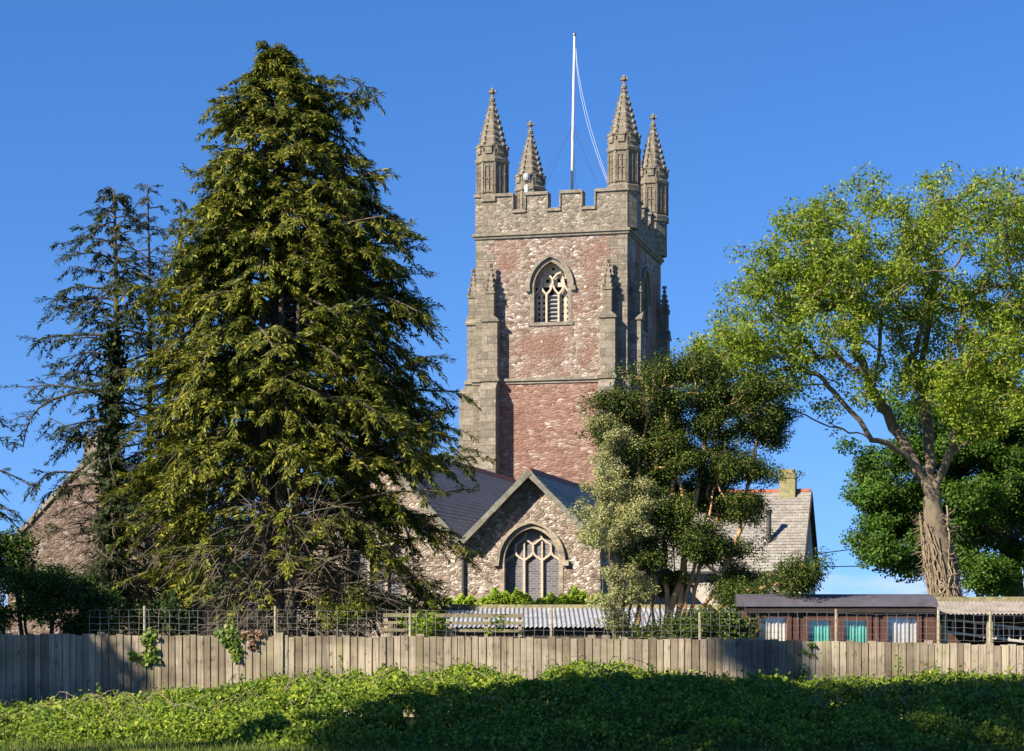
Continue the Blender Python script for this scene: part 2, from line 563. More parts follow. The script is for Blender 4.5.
M['board'] = fence_mat('weathered_board', [(0, (.15, .118, .078)), (.3, (.25, .205, .142)), (.6, (.36, .305, .222)), (.85, (.30, .25, .18)), (1, (.20, .175, .095))])
M['postwood'] = fence_mat('post_wood', [(0, (.36, .31, .20)), (1, (.43, .38, .27))])
M['brownboard'] = fence_mat('brown_stained_board', [(0, (.058, .028, .020)), (1, (.085, .040, .028))], False)
M['brownframe'] = fence_mat('brown_stained_frame', [(0, (.085, .036, .025)), (1, (.11, .045, .03))], False)
M['felt'] = plain('roofing_felt', (.075, .068, .085), .8, .3, 3)
M['darkwood'] = plain('dark_fascia', (.035, .024, .02), .8, .3, 5)
M['teal'] = plain('teal_curtain', (.10, .42, .36), .85, .15, 5, 0)
M['cream'] = plain('cream_curtain', (.55, .52, .45), .85, .15, 5, 0)
M['greycurtain'] = plain('grey_curtain', (.45, .45, .44), .85, .15, 5, 0)
M['corr'] = plain('corrugated_sheet', (.32, .325, .335), .55, .3, 2, 0, .1)
M['corr_old'] = plain('weathered_corrugated_sheet', (.215, .19, .165), .85, .4, 3, .3)
M['rail'] = fence_mat('rail_wood', [(0, (.20, .17, .10)), (1, (.27, .23, .14))])
M['mossbeam'] = plain('mossy_timber', (.24, .215, .11), .9, .4, 5)
M['ladder'] = plain('pale_ladder_wood', (.46, .43, .38), .7, .2, 6)
M['white'] = plain('white_paint', (.72, .71, .68), .6, .06, 3, 0)
M['render'] = plain('grey_render', (.40, .37, .33), .9, .2, 3)
M['bark_con'] = plain('conifer_bark', (.10, .078, .058), .95, .45, 5, .8, 0, (3, 3, .7))
M['bark_dead'] = plain('dead_twig_bark', (.118, .095, .066), .9, .3, 4, .3)
M['bark_ash'] = plain('ash_bark', (.15, .118, .08), .92, .4, 5, .8, 0, (3, 3, .8))
M['bark_vine'] = plain('dead_vine_bark', (.25, .19, .125), .95, .4, 6, .6)
M['bark_myrtle'] = plain('orange_myrtle_bark', (.52, .30, .14), .75, .3, 4, .3, 0, (2, 2, .6))
M['bark_dark'] = plain('dark_bark', (.07, .055, .04), .95, .4, 5, .6, 0, (3, 3, .7))
M['con_leaf'] = leaf_mat('cypress_foliage', [(0, (.022, .040, .009)), (.4, (.080, .104, .012)), (.75, (.20, .205, .022)), (1, (.34, .31, .05))], .24, .6, .2)
M['con_shaded'] = leaf_mat('shaded_cypress_foliage', [(0, (.014, .028, .011)), (.6, (.034, .054, .016)), (1, (.075, .085, .025))], .2, .6, .2)  # foliage colour darkened to carry the shade on the left conifers
M['ash_leaf'] = leaf_mat('ash_foliage', [(0, (.065, .115, .012)), (.5, (.17, .245, .02)), (.88, (.30, .365, .038)), (.96, (.36, .38, .07)), (1, (.26, .14, .04))], .38, .6, .2)
M['syc_leaf'] = leaf_mat('sycamore_foliage', [(0, (.028, .075, .010)), (.6, (.06, .13, .016)), (1, (.13, .20, .03))], .3, .55, .2)
M['myr_leaf'] = leaf_mat('myrtle_foliage', [(0, (.014, .028, .005)), (.5, (.034, .060, .009)), (.85, (.085, .12, .015)), (1, (.19, .21, .03))], .12, .6, .2)
M['var_leaf'] = leaf_mat('variegated_foliage', [(0, (.13, .145, .05)), (.4, (.31, .31, .13)), (.8, (.50, .48, .26)), (1, (.12, .16, .04))], .25, .6, .2)
M['laurel'] = leaf_mat('laurel_foliage', [(0, (.014, .036, .007)), (.6, (.035, .075, .010)), (.95, (.09, .14, .016)), (1, (.22, .20, .03))], .2, .5, .2)
M['shrub'] = leaf_mat('shrub_foliage', [(0, (.014, .032, .010)), (.6, (.03, .056, .014)), (1, (.07, .10, .02))], .2, .6, .2)
M['ivy_bright'] = leaf_mat('bright_ivy', [(0, (.12, .20, .014)), (.6, (.25, .36, .025)), (1, (.38, .46, .05))], .35, .5, .2)
M['ivy'] = leaf_mat('ivy_foliage', [(0, (.04, .085, .012)), (.6, (.11, .17, .02)), (1, (.26, .32, .06))], .25, .5, .25)
M['dead_leaf'] = leaf_mat('dead_ivy', [(0, (.10, .05, .028)), (1, (.24, .14, .075))], .2)
M['bramble'] = leaf_mat('bramble_foliage', [(0, (.035, .075, .008)), (.35, (.10, .17, .012)), (.75, (.20, .275, .02)), (1, (.34, .39, .05))], .32, .6, .2)
bt_ = M['bramble'].node_tree
for q in bt_.nodes:
    if q.type == 'TEX_NOISE': q.inputs['Scale'].default_value = 1.1
    if q.type == 'VALTORGB' and len(q.color_ramp.elements) == 2:
        q.color_ramp.elements[0].color = (.42, .56, .62, 1); q.color_ramp.elements[1].color = (1.4, 1.2, .9, 1)
M['grass'] = leaf_mat('grass_blades', [(0, (.05, .09, .012)), (.6, (.12, .17, .02)), (1, (.24, .24, .06))], .3, .6, .2)


# ------------------------------------------------------------------ ground
def sst(a, b, x):
    t = min(1, max(0, (x - a) / (b - a)))
    return t * t * (3 - 2 * t)


def gz(x, y):
    z = .6 * (1 - sst(2, 26, y))
    z += .9 * sst(42, 62, y)
    z -= 3 * sst(125, 500, y)
    return z


def make_ground():
    m, t, b = new_mat('turf_ground')
    v = coords(t, 'Object')
    f = noise(t, v, 1.7, 8, .65)
    c = ramp(t, f, [(.3, (.045, .07, .018)), (.55, (.07, .10, .025)), (.75, (.10, .095, .045))])
    t.links.new(c, b.inputs['Base Color']); b.inputs['Roughness'].default_value = .95
    bump(t, b, f, .6, .05)
    ys = list(np.linspace(-60, 24, 12)) + list(np.linspace(26, 46, 21)) + list(np.linspace(48, 130, 20)) + [160, 220, 300, 400, 500, 800, 1500, 3000, 6000]
    mb = MB()
    nx = 41
    for y in ys:
        for i in range(nx):
            u = (i / (nx - 1) - .5) * 2
            x = math.copysign(abs(u) ** 2.2, u) * (60 + abs(y) * 1.2)
            mb.v.append((x, y, gz(x, y)))
    for j in range(len(ys) - 1):
        for i in range(nx - 1):
            a = j * nx + i
            mb.f.append((a, a + 1, a + nx + 1, a + nx))
    tag(mb.build('ground', m, smooth=True), kind='structure')


make_ground()


# ------------------------------------------------------------------ foliage helpers
def unit(a):
    return a / np.maximum(np.linalg.norm(a, axis=1, keepdims=True), 1e-9)


def leaf_mesh(name, pts, dirs, nrm, L, Wd, mat, parent=None, fold=0.0, wide=.45):
    """N leaf blades (rhombs) starting at pts along dirs, lying in the plane given by nrm"""
    n = len(pts)
    d = unit(dirs); s = unit(np.cross(d, nrm)); up = np.cross(s, d)
    L = np.broadcast_to(np.asarray(L, float).reshape(-1, 1), (n, 1)); Wd = np.broadcast_to(np.asarray(Wd, float).reshape(-1, 1), (n, 1))
    v = np.empty((n, 4, 3))
    v[:, 0] = pts
    mid = pts + d * L * wide
    v[:, 1] = mid + s * Wd * .5 + up * fold * Wd
    v[:, 2] = pts + d * L
    v[:, 3] = mid - s * Wd * .5 + up * fold * Wd
    v = v.reshape(-1, 3).astype(np.float32)
    m = bpy.data.meshes.new(name)
    m.vertices.add(4 * n); m.loops.add(4 * n); m.polygons.add(n)
    m.vertices.foreach_set('co', v.ravel())
    m.loops.foreach_set('vertex_index', np.arange(4 * n, dtype=np.int32))
    m.polygons.foreach_set('loop_start', np.arange(0, 4 * n, 4, dtype=np.int32))
    m.polygons.foreach_set('loop_total', np.full(n, 4, dtype=np.int32))
    m.update(calc_edges=True)
    m.materials.append(mat)
    o = bpy.data.objects.new(name, m)
    COL.objects.link(o)
    if parent: o.parent = parent
    return o


def clump_leaves(centres, radii, per, flat=1.0, up_bias=.5, shell=.5, drop=.0):
    """leaf points in clumps; normals lean outwards and upwards"""
    c = np.asarray(centres, float); r = np.asarray(radii, float)
    n = len(c)
    per = np.broadcast_to(np.asarray(per, int), (n,))
    idx = np.repeat(np.arange(n), per)
    k = len(idx)
    dv = unit(RNG.normal(size=(k, 3)))
    rad = RNG.random(k) ** (1 / 3.0)
    rad = shell * (0.75 + .3 * RNG.random(k)) * (RNG.random(k) < shell) + rad * (1 - shell * (RNG.random(k) < shell) * .5)
    rad = np.clip(rad, 0, 1.1)
    off = dv * (rad * r[idx])[:, None]
    off[:, 2] *= flat
    p = c[idx] + off
    nrm = unit(dv * .7 + np.array([0, 0, up_bias]) + RNG.normal(size=(k, 3)) * .55)
    d = RNG.normal(size=(k, 3)); d[:, 2] -= drop
    d = unit(d - nrm * np.sum(d * nrm, axis=1, keepdims=True))
    return p, d, nrm


class Tree:
    """branch skeleton: nodes with parents; radii from how much each carries"""
    def __init__(s, root):
        s.p = [np.array(root, float)]; s.par = [-1]; s.dir = [np.array([0, 0, 1.0])]
        s.open = [False]

    def add(s, pos, par, open_=True):
        pos = np.array(pos, float)
        s.p.append(pos); s.par.append(par)
        d = pos - s.p[par]; s.dir.append(d / max(np.linalg.norm(d), 1e-6)); s.open.append(open_)
        return len(s.p) - 1

    def path(s, pts, par=0, sub=4, wob=.0, open_=True):
        """smooth limb through pts"""
        pts = [s.p[par]] + [np.array(q, float) for q in pts]
        last = par
        for k in range(len(pts) - 1):
            p0 = pts[max(0, k - 1)]; p1 = pts[k]; p2 = pts[k + 1]; p3 = pts[min(len(pts) - 1, k + 2)]
            for j in range(1, sub + 1):
                t = j / sub
                q = .5 * (2 * p1 + (p2 - p0) * t + (2 * p0 - 5 * p1 + 4 * p2 - p3) * t * t + (3 * p1 - p0 - 3 * p2 + p3) * t ** 3)
                q = q + RNG.normal(size=3) * wob
                last = s.add(q, last, open_)
        return last

    def grow(s, targets, wob=.06, seg=.5, curl=.4, minup=None):
        tg = np.asarray(targets, float)
        order = np.argsort(np.linalg.norm(tg - s.p[-1] * 0 - np.array(s.p)[np.array(s.open, bool)].mean(axis=0), axis=1))
        ends = []
        for i in order:
            T = tg[i]
            pp = np.array(s.p); dd = np.array(s.dir)
            v = T - pp; dist = np.linalg.norm(v, axis=1)
            cs = np.sum(v * dd, axis=1) / np.maximum(dist, 1e-6)
            cost = dist * (1.7 - .8 * cs) + np.where(np.array(s.open), 0, 1e6)
            k = int(np.argmin(cost)); dk = dist[k]
            n = max(2, int(dk / seg) + 1)
            p0 = pp[k]; c = p0 + dd[k] * dk * curl + RNG.normal(size=3) * wob * dk
            last = k
            for j in range(1, n + 1):
                t = j / n
                q = (1 - t) ** 2 * p0 + 2 * t * (1 - t) * c + t * t * T
                if j < n: q = q + RNG.normal(size=3) * wob * .35 * min(1, dk)
                last = s.add(q, last)
            ends.append(last)
        return ends

    def mesh(s, name, mat, parent, r_root, r_tip=.008, sides=6, boost=None):
        n = len(s.p)
        kids = [[] for _ in range(n)]
        for i in range(1, n): kids[s.par[i]].append(i)
        cnt = np.zeros(n)
        for i in range(n - 1, -1, -1):
            if not kids[i]: cnt[i] = 1
            if s.par[i] >= 0: cnt[s.par[i]] += cnt[i]
        e = math.log(max(cnt[0], 2)) / math.log(r_root / r_tip)
        rad = r_tip * cnt ** (1 / e)
        if boost:
            for i in range(n):
                b_ = np.interp(s.p[i][2], boost[0], boost[1])
                if cnt[i] > .5 * cnt[0]: rad[i] = max(rad[i], b_)
        mb = MB()
        done = set()
        starts = [(0, None)]
        while starts:
            i, pre = starts.pop()
            chain = []; rr = []
            if pre is not None:
                chain.append(s.p[pre]); rr.append(min(rad[i] * 1.25, rad[pre]))
            while True:
                chain.append(s.p[i]); rr.append(rad[i])
                ks = kids[i]
                if not ks: break
                m_ = max(ks, key=lambda q: cnt[q])
                for q in ks:
                    if q != m_: starts.append((q, i))
                i = m_
            if len(chain) < 2: continue
            rr[-1] *= .5
            sd = sides if max(rr) > .05 else (4 if max(rr) > .015 else 3)
            mb.tube([tuple(c) for c in chain], rr, sd, cap=False)
        return mb.build(name, mat, parent, smooth=True)


def in_ellipsoids(ells, n, shell=0.0, seed=None):
    """sample n points in a list of (centre, radii, weight)"""
    w = np.array([e[2] for e in ells], float); w /= w.sum()
    pick = RNG.choice(len(ells), n, p=w)
    u = unit(RNG.normal(size=(n, 3)))
    r = RNG.random(n) ** (1 / 3.0)
    r = shell + (1 - shell) * r if shell else r
    c = np.array([e[0] for e in ells])[pick]; q = np.array([e[1] for e in ells])[pick]
    return c + u * q * r[:, None]


def E(px, py, Y, rx, ry, rd=None, w=None):
    """crown lobe given where it is seen and how large, rd = depth radius in metres"""
    k = Y / F
    c = P(px, py, Y)
    rd = rx * k if rd is None else rd
    return ((c.x, c.y, c.z), (rx * k, rd, ry * k), rx * ry if w is None else w)


# ------------------------------------------------------------------ church tower
TH = R(14)
TY = 98.0
cth, sth = math.cos(TH), math.sin(TH)
TW, TD = 7.47, 9.3
hw, hd = TW / 2, TD / 2
cxn, cyn = (627 - 512) / F * TY, TY
tower_loc = (cxn - hw * cth + hd * sth, cyn + hw * sth + hd * cth, 0)
tower = tag(empty('church_tower', tower_loc, -TH), 'tall square stone church tower with battlements and four crocketed pinnacles', 'church tower')
Z0, Z2, Z3, ZC, ZM = .4, 13.05, 20.13, 21.36, 22.18


def arch(x0, hwid, zs, zsp, zap, n=9):
    """pointed arch outline, counter-clockwise from lower left"""
    out = [(x0 - hwid, zs), (x0 + hwid, zs)]
    rise = zap - zsp
    # two arcs with centres on the springing line
    c = (rise * rise - hwid * hwid) / (2 * hwid)     # centre offset beyond the middle
    c = max(c, 0.0)
    rad = hwid + c
    a1 = math.atan2(rise, c) if c > 0 else PI / 2
    hsc = rise / (rad * math.sin(a1))
    for k in range(n + 1):
        a = a1 * k / n
        out.append((x0 - c + rad * math.cos(a), zsp + rad * math.sin(a) * hsc))
    for k in range(n - 1, -1, -1):
        a = a1 * k / n
        out.append((x0 + c - rad * math.cos(a), zsp + rad * math.sin(a) * hsc))
    return out


def arch_path(x0, hwid, zsp, zap, n=9):
    return arch(x0, hwid, zsp - .3, zsp, zap, n)[2:]


bel = dict(hwid=.92, zs=15.85, zsp=17.55, zap=18.85)
# lower and upper wall, walled up face by face
lw = MB(); uw = MB()
g = .10
lw.bb(-hw - g, hw + g, -hd - g, -hd + .7, Z0, Z2)
lw.bb(-hw - g, hw + g, hd - .7, hd + g, Z0, Z2)
lw.bb(-hw - g, -hw + .7, -hd + .7, hd - .7, Z0, Z2)
lw.bb(hw - .7, hw + g, -hd + .7, hd - .7, Z0, Z2)
lw.build('lower_wall', M['red'], tower)
hole = arch(0, bel['hwid'], bel['zs'], bel['zsp'], bel['zap'])
uw.slab([(-hw, Z2), (hw, Z2), (hw, Z3), (-hw, Z3)], [hole], -hd, -hd + .8)
uw.bb(-hw, hw, hd - .8, hd, Z2, Z3)
uw.bb(-hw, -hw + .8, -hd + .8, hd - .8, Z2, Z3)
tmp = MB().slab([(-hd + .8, Z2), (hd - .8, Z2), (hd - .8, Z3), (-hd + .8, Z3)], [hole], -hw, -hw + .8)
off = len(uw.v)
uw.v += [(-y, x, z) for x, y, z in tmp.v]
uw.f += [tuple(off + k for k in f) for f in tmp.f]
uw.bb(-hw + .8, hw - .8, -hd + .8, hd - .8, Z3 - .3, Z3)
uw.bb(-hw + .8, hw - .8, -hd + .8, hd - .8, Z2, Z2 + .3)
uw.build('upper_wall', M['mixed'], tower)


def corner_quoins():
    """dressed corner stones, proud of the rubble, alternately long and short"""
    cs_ = {(a, b): MB() for a in (-1, 1) for b in (-1, 1)}
    z = Z0; k = 0
    while z < Z3 - .15:
        h = random.uniform(.32, .46)
        top = min(z + h - .015, Z3 - .02)
        gg = g if z < Z2 else 0
        if z < Z2 < top: top = Z2 - .01
        for sx_ in (-1, 1):
            for sy_ in (-1, 1):
                lx, ly = (.95, .5) if (k + (sx_ > 0)) % 2 else (.5, .95)
                x1 = sx_ * (hw + gg + .018); y1 = sy_ * (hd + gg + .018)
                cs_[sx_, sy_].bb(min(x1, x1 - sx_ * lx), max(x1, x1 - sx_ * lx), min(y1, y1 - sy_ * ly), max(y1, y1 - sy_ * ly), z, top)
        z = top + .015; k += 1
    for q in cs_.values(): q.build('quoin_stones', M['ashlar'], tower)


corner_quoins()

# string courses
for zc, gg in ((Z2, .24), (Z3, .17)):
    mb = MB()
    for zz, ex, hh in ((zc + .04, gg, .13), (zc - .09, gg - .08, .13)):
        a, bq = hw + ex, hd + ex
        mb.bb(-a, a, -bq, -hd + .3, zz - hh / 2, zz + hh / 2)
        mb.bb(-a, a, hd - .3, bq, zz - hh / 2, zz + hh / 2)
        mb.bb(-a, -hw + .3, -hd + .3, hd - .3, zz - hh / 2, zz + hh / 2)
        mb.bb(hw - .3, a, -hd + .3, hd - .3, zz - hh / 2, zz + hh / 2)
    mb.build('string_course', M['dress'], tower)

# battlemented parapet: solid part, merlons, moulded copings
t_ = .55
fx = hw + .03; fy = hd + .03


def side_runs(half, merl):
    runs = []; z = -half
    for a, b_ in merl:
        if a > z: runs.append((z, a, False))
        runs.append((a, b_, True)); z = b_
    if z < half: runs.append((z, half, False))
    return runs


mx_ = [(-fx, -1.92), (-1.22, -.2), (.5, 1.5), (2.22, fx)]
my_ = [(-fy + t_, -2.75), (-2.0, -.95), (-.2, .85), (1.6, 2.65), (3.35, fy - t_)]
def merlon(box_, cp_, nm='merlon'):
    o = MB().bb(*box_).build(nm, M['greyrub'], tower)
    c = MB()
    for q in cp_: c.bb(*q)
    c.build('coping', M['dress'], o)


for sgn in (-1, 1):
    for a, b_, up in side_runs(fx, mx_):
        y0, y1 = (-fy, -fy + t_) if sgn < 0 else (fy - t_, fy)
        if not up:
            merlon((a, b_, y0, y1, Z3 + .1, ZC - .16), [(a + .003, b_ - .003, y0 - .08, y1 + .08, ZC - .16, ZC - .05), (a + .05, b_ - .05, y0 - .02, y1 + .02, ZC - .05, ZC)], 'crenel')
            continue
        e = .075
        q = [(a - e, b_ + e, y0 - .08, y1 + .08, ZM - .16, ZM - .05), (a - e + .05, b_ + e - .05, y0 - .02, y1 + .02, ZM - .05, ZM)]
        for xx in (a, b_):      # mould returns down the merlon sides
            if abs(abs(xx) - fx) > .01:
                s_ = -1 if xx == a else 1
                q.append((min(xx, xx + s_ * .072), max(xx, xx + s_ * .072), y0 - .065, y1 + .065, ZC + .003, ZM - .163))
        merlon((a, b_, y0, y1, Z3 + .1, ZM - .16), q)
    for a, b_, up in side_runs(fy - t_, my_):
        x0, x1 = (-fx, -fx + t_) if sgn < 0 else (fx - t_, fx)
        if not up:
            merlon((x0, x1, a, b_, Z3 + .1, ZC - .16), [(x0 - .078, x1 + .078, a + .003, b_ - .003, ZC - .158, ZC - .052)], 'crenel')
            continue
        e = .075
        merlon((x0, x1, a, b_, Z3 + .1, ZM - .16), [(x0 - .078, x1 + .078, a - e, b_ + e, ZM - .158, ZM - .052), (x0 - .018, x1 + .018, a - e + .05, b_ + e - .05, ZM - .052, ZM - .002)])
MB().bb(-fx + t_, fx - t_, -fy + t_, fy - t_, Z3 + .1, Z3 + .25).build('roof', M['lead'], tower)


# buttresses: lower stage, set-off, upper stage with gabled cap, crocketed shaft above
def crocket_spire(mb, r0, z0, z1, n, steps, rot, kn=.12):
    """tapering spire with leaf knobs up every edge"""
    prof_ = lambda t: r0 * np.interp(t, [0, .5, 1], [1, .60, .12])
    mb.lathe([(r0, z0), (prof_(.5), (z0 + z1) / 2), (prof_(1), z1)], n, (0, 0), rot)
    for k in range(steps):
        t = (k + .35) / steps
        z = z0 + (z1 - z0) * t; r = prof_(t)
        s = kn * (1 - .55 * t)
        for j in range(n):
            a = rot + 2 * PI * j / n
            mb.box((math.cos(a) * (r + s * .12), math.sin(a) * (r + s * .12), z), (s * 1.1, s * .8, s * 1.0),
                   M=Matrix.Rotation(a, 4, 'Z') @ Matrix.Rotation(R(28), 4, 'Y'), taper=.55)


bw_ = .78
but_mb = MB()
# local frame: x along the wall, wall plane at y=0, projecting to -y, z up; origin at z=0
but_mb.bb(-bw_ / 2 - .04, bw_ / 2 + .04, -1.08, 0, Z0, 6.2)
but_mb.bb(-bw_ / 2, bw_ / 2, -.98, 0, 6.2, Z2 - .42)
# set-off slope
but_mb.face([(-bw_ / 2, -.98, Z2 - .42), (bw_ / 2, -.98, Z2 - .42), (bw_ / 2, -.58, Z2 - .02), (-bw_ / 2, -.58, Z2 - .02)])
but_mb.face([(-bw_ / 2, -.98, Z2 - .42), (-bw_ / 2, -.58, Z2 - .02), (-bw_ / 2, 0, Z2 - .02), (-bw_ / 2, 0, Z2 - .42)])
but_mb.face([(bw_ / 2, -.98, Z2 - .42), (bw_ / 2, 0, Z2 - .42), (bw_ / 2, 0, Z2 - .02), (bw_ / 2, -.58, Z2 - .02)])
but_mb.bb(-bw_ / 2 - .08, bw_ / 2 + .08, -.72, 0, Z2 - .05, Z2 + .11)
ZB = 15.9
but_mb.bb(-bw_ / 2 + .02, bw_ / 2 - .02, -.58, 0, Z2 + .11, ZB)
# gabled cap
but_mb.slab([(-bw_ / 2 - .06, ZB), (bw_ / 2 + .06, ZB), (bw_ / 2 + .06, ZB + .07), (0, ZB + .5), (-bw_ / 2 - .06, ZB + .07)], [], -.66, 0)
# slim upper strip
but_mb.bb(-.19, .19, -.30, 0, ZB + .3, 17.4)
pin_mb = MB()
pin_mb.bb(-.2, .2, -.2, .2, 0, 1.0)
pin_mb.bb(-.25, .25, -.25, .25, 1.0, 1.1)
crocket_spire(pin_mb, .26, 1.1, 2.35, 4, 5, PI / 4, .17)
pin_mb.box((0, 0, 2.38), (.17, .17, .14), rz=.6)
spots = []
ins = .45 + bw_ / 2
for x, y, rz in ((-hw + ins, -hd, 0), (hw - ins, -hd, 0), (hw, -hd + ins, PI / 2), (hw, hd - ins, PI / 2), (-hw, -hd + ins, -PI / 2), (-hw, hd - ins, -PI / 2)):
    spots.append((x, y, rz))
b0 = but_mb.build('buttress', M['ashlar'], tower)
p0 = pin_mb.build('pinnacle', M['spire'], b0)
p0.location = (0, -.36, ZB + .35)
for k, (x, y, rz) in enumerate(spots):
    if k == 0: b, p = b0, p0
    else:
        b = copy_obj(b0, tower); p = copy_obj(p0, b)
    b.location = (x, y, 0); b.rotation_euler = (0, 0, rz)

# corner pinnacles (octagonal, panelled, embattled, crocketed spire, cross)
sh = MB()
r8 = .74; rot8 = PI / 8
sh.lathe([(r8, -1.9), (r8, -.2), (r8 + .1, -.15), (r8 + .1, .12), (r8, .22), (r8, 1.72), (r8 + .1, 1.80), (r8 + .12, 1.95), (r8 + .03, 2.02), (r8 + .03, 2.3)], 8, (0, 0), rot8)
for j in range(8):
    a = j * PI / 4
    ap = r8 * math.cos(PI / 8)
    Mr = Matrix.Rotation(a, 4, 'Z')
    for off_ in (-.2, 0, .2):
        c = Mr @ Vector((ap + .025, off_, .98)); sh.box(c, (.07, .055, 1.4), rz=a)
    for zz in (.34, 1.0, 1.62):
        c = Mr @ Vector((ap + .012, 0, zz)); sh.box(c, (.06, .5, .08), rz=a)
    c = Mr @ Vector((ap + .02, 0, 2.36)); sh.box(c, (.16, .34, .34), rz=a)          # little merlons
    c = Mr @ Vector((ap + .03, 0, 2.56)); sh.box(c, (.22, .40, .07), rz=a)
    ca = (j + .5) * PI / 4                                                            # corner shafts
    sh.box((math.cos(ca) * (r8 + .015), math.sin(ca) * (r8 + .015), 1.0), (.10, .10, 1.5), rz=ca)
sp = MB()
crocket_spire(sp, .72, 2.3, 4.93, 8, 9, rot8, .19)
sp.lathe([(.05, 4.78), (.15, 4.88), (.16, 4.98), (.06, 5.08)], 8)
fn = MB()
fn.box((0, 0, 5.25), (.12, .12, .42)); fn.box((0, 0, 5.33), (.38, .123, .13)); fn.box((0, 0, 5.33), (.123, .32, .132))
fn.box((0, 0, 5.48), (.17, .17, .1), taper=.5)
s0 = sh.build('pinnacle', M['spire'], tower)
q0 = sp.build('spire', M['spire'], s0)
f0 = fn.build('cross_finial', M['spire'], s0)
ci = .70
for k, (x, y) in enumerate(((-1, -1), (1, -1), (-1, 1), (1, 1))):
    if k == 0: s_ = s0
    else:
        s_ = copy_obj(s0, tower); copy_obj(q0, s_); copy_obj(f0, s_)
    s_.location = (x * (hw + .05 - ci) + (.38 if x > 0 else 0), y * (hd + .05 - ci), ZM - (.22 if x < 0 and y < 0 else 0))


# belfry windows
def belfry(parent, loc, rz):
    e = MB()
    # hood mould
    ap = arch_path(0, bel['hwid'] + .17, bel['zsp'], bel['zap'] + .2, 10)
    e.ribbon(ap, .14, -.16, .05)
    for sx_ in (-1, 1): e.box((sx_ * (bel['hwid'] + .2), -.06, bel['zsp'] - .1), (.24, .2, .2))
    # dressed surround
    ap2 = [(bel['hwid'] + .01, bel['zs'])] + arch_path(0, bel['hwid'] + .01, bel['zsp'], bel['zap'] + .02, 10) + [(-bel['hwid'] - .01, bel['zs'])]
    e.ribbon(ap2, .2, -.025, .3)
    e.bb(-bel['hwid'] - .2, bel['hwid'] + .2, -.06, .4, bel['zs'] - .16, bel['zs'])
    f = e.build('window', M['dress'], parent)
    f.location = loc; f.rotation_euler = (0, 0, rz)
    tr = MB()
    y0, y1 = .34, .48
    w = .09
    m1 = .30
    zs = bel['zs']
    for sx_ in (-1, 1):
        tr.ribbon([(sx_ * m1, zs), (sx_ * m1, 17.25)], w, y0, y1)
        tr.ribbon([(sx_ * m1, 17.25), (sx_ * .12, 17.45), (0, 17.72)], w, y0 + .004, y1 - .004)
        tr.ribbon([(sx_ * m1, 17.25), (sx_ * .46, 17.42), (sx_ * .58, 17.66)], w, y0 + .008, y1 - .008)
        tr.ribbon([(sx_ * .9, 17.25), (sx_ * .74, 17.42), (sx_ * .58, 17.66)], w, y0 + .012, y1 - .012)
        tr.ribbon([(sx_ * .58, 17.66), (sx_ * .50, 18.1)], w, y0 + .016, y1 - .016)
        tr.ribbon([(sx_ * .02, 18.0), (sx_ * .20, 18.22), (sx_ * .42, 18.3)], w, y0 + .02, y1 - .02)
    tr.ribbon([(0, 17.72), (0, 18.02)], w, y0 + .002, y1 - .002)
    tr.build('tracery', M['tracery'], f)
    lv = MB()
    z = zs + .08
    while z < 17.3:
        lv.box((0, .60, z), (.52, .24, .07), M=Matrix.Rotation(R(-38), 4, 'X'))
        z += .2
    lv.build('louvres', M['louvre'], f)
    ps = MB()          # pierced stone in the side lights
    for sx_ in (-1, 1):
        outer = [(sx_ * .59 - .26, zs), (sx_ * .59 + .26, zs), (sx_ * .59 + .26, 17.2), (sx_ * .59, 17.6), (sx_ * .59 - .26, 17.2)]
        holes = []
        for r in range(5):
            for q in (-1, 1):
                cx_, cz_ = sx_ * .59 + q * .12, zs + .2 + r * .27
                holes.append([(cx_ - .07, cz_), (cx_, cz_ - .11), (cx_ + .07, cz_), (cx_, cz_ + .11)])
        ps.slab(outer, holes, .56, .62)
    head = [q for q in arch(0, bel['hwid'] - .005, 17.62, bel['zsp'], bel['zap'] - .02) if q[1] > 17.6]
    hl = []
    for cx_, cz_, rr_ in ((-.28, 17.92, .13), (.28, 17.92, .13), (0, 18.18, .10), (-.27, 18.28, .09), (.27, 18.28, .09), (0, 18.50, .10), (-.62, 17.86, .09), (.62, 17.86, .09)):
        hl.append([(cx_ + rr_ * math.cos(a_ * PI / 4) * (1 if a_ % 2 else .6), cz_ + rr_ * 1.1 * math.sin(a_ * PI / 4) * (1 if a_ % 2 else .6)) for a_ in range(8)])
    ps.slab(head, hl, .564, .618)
    ps.build('pierced_panel', M['tracery'], f)
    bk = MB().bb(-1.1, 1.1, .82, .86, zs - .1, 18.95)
    bk.build('shade_backing', M['dark'], f)  # black plate behind the openings, painted as the belfry's inner shade
    return f


belfry(tower, (0, -hd, 0), 0)
belfry(tower, (hw, 0, 0), PI / 2)

# flagpole with halyard and stays, antenna
fp = tag(empty('flagpole', (tower_loc[0], tower_loc[1], Z3 + .25)), 'slim white flagpole with loose halyard on the tower roof', 'flagpole')
ztop = H + (HZ - 36) / F * tower_loc[1]
hgt = ztop - (Z3 + .25)
MB().tube([(0, 0, 0), (.07, 0, hgt * .5), (.15, 0, hgt)], [.085, .075, .05], 10).build('pole', M['pole'], fp, True)
MB().lathe([(.05, hgt), (.1, hgt + .03), (.09, hgt + .12), (.02, hgt + .16)], 8, (.15, 0)).build('truck_cap', M['steel_wire'], fp)
cl = MB()
for o_, sg in ((0, .25), (.1, .6)):
    pts = []
    for k in range(13):
        t = k / 12
        pts.append((.22 + 1.85 * t ** 1.4 + .0 * o_ - sg * math.sin(PI * t) * .25, -2.4 * t, hgt - .6 - (hgt - 2.4) * t - o_))
    cl.tube(pts, .012, 4)
cl.build('halyard', M['rope'], fp)
st = MB()
mid = hgt * .44
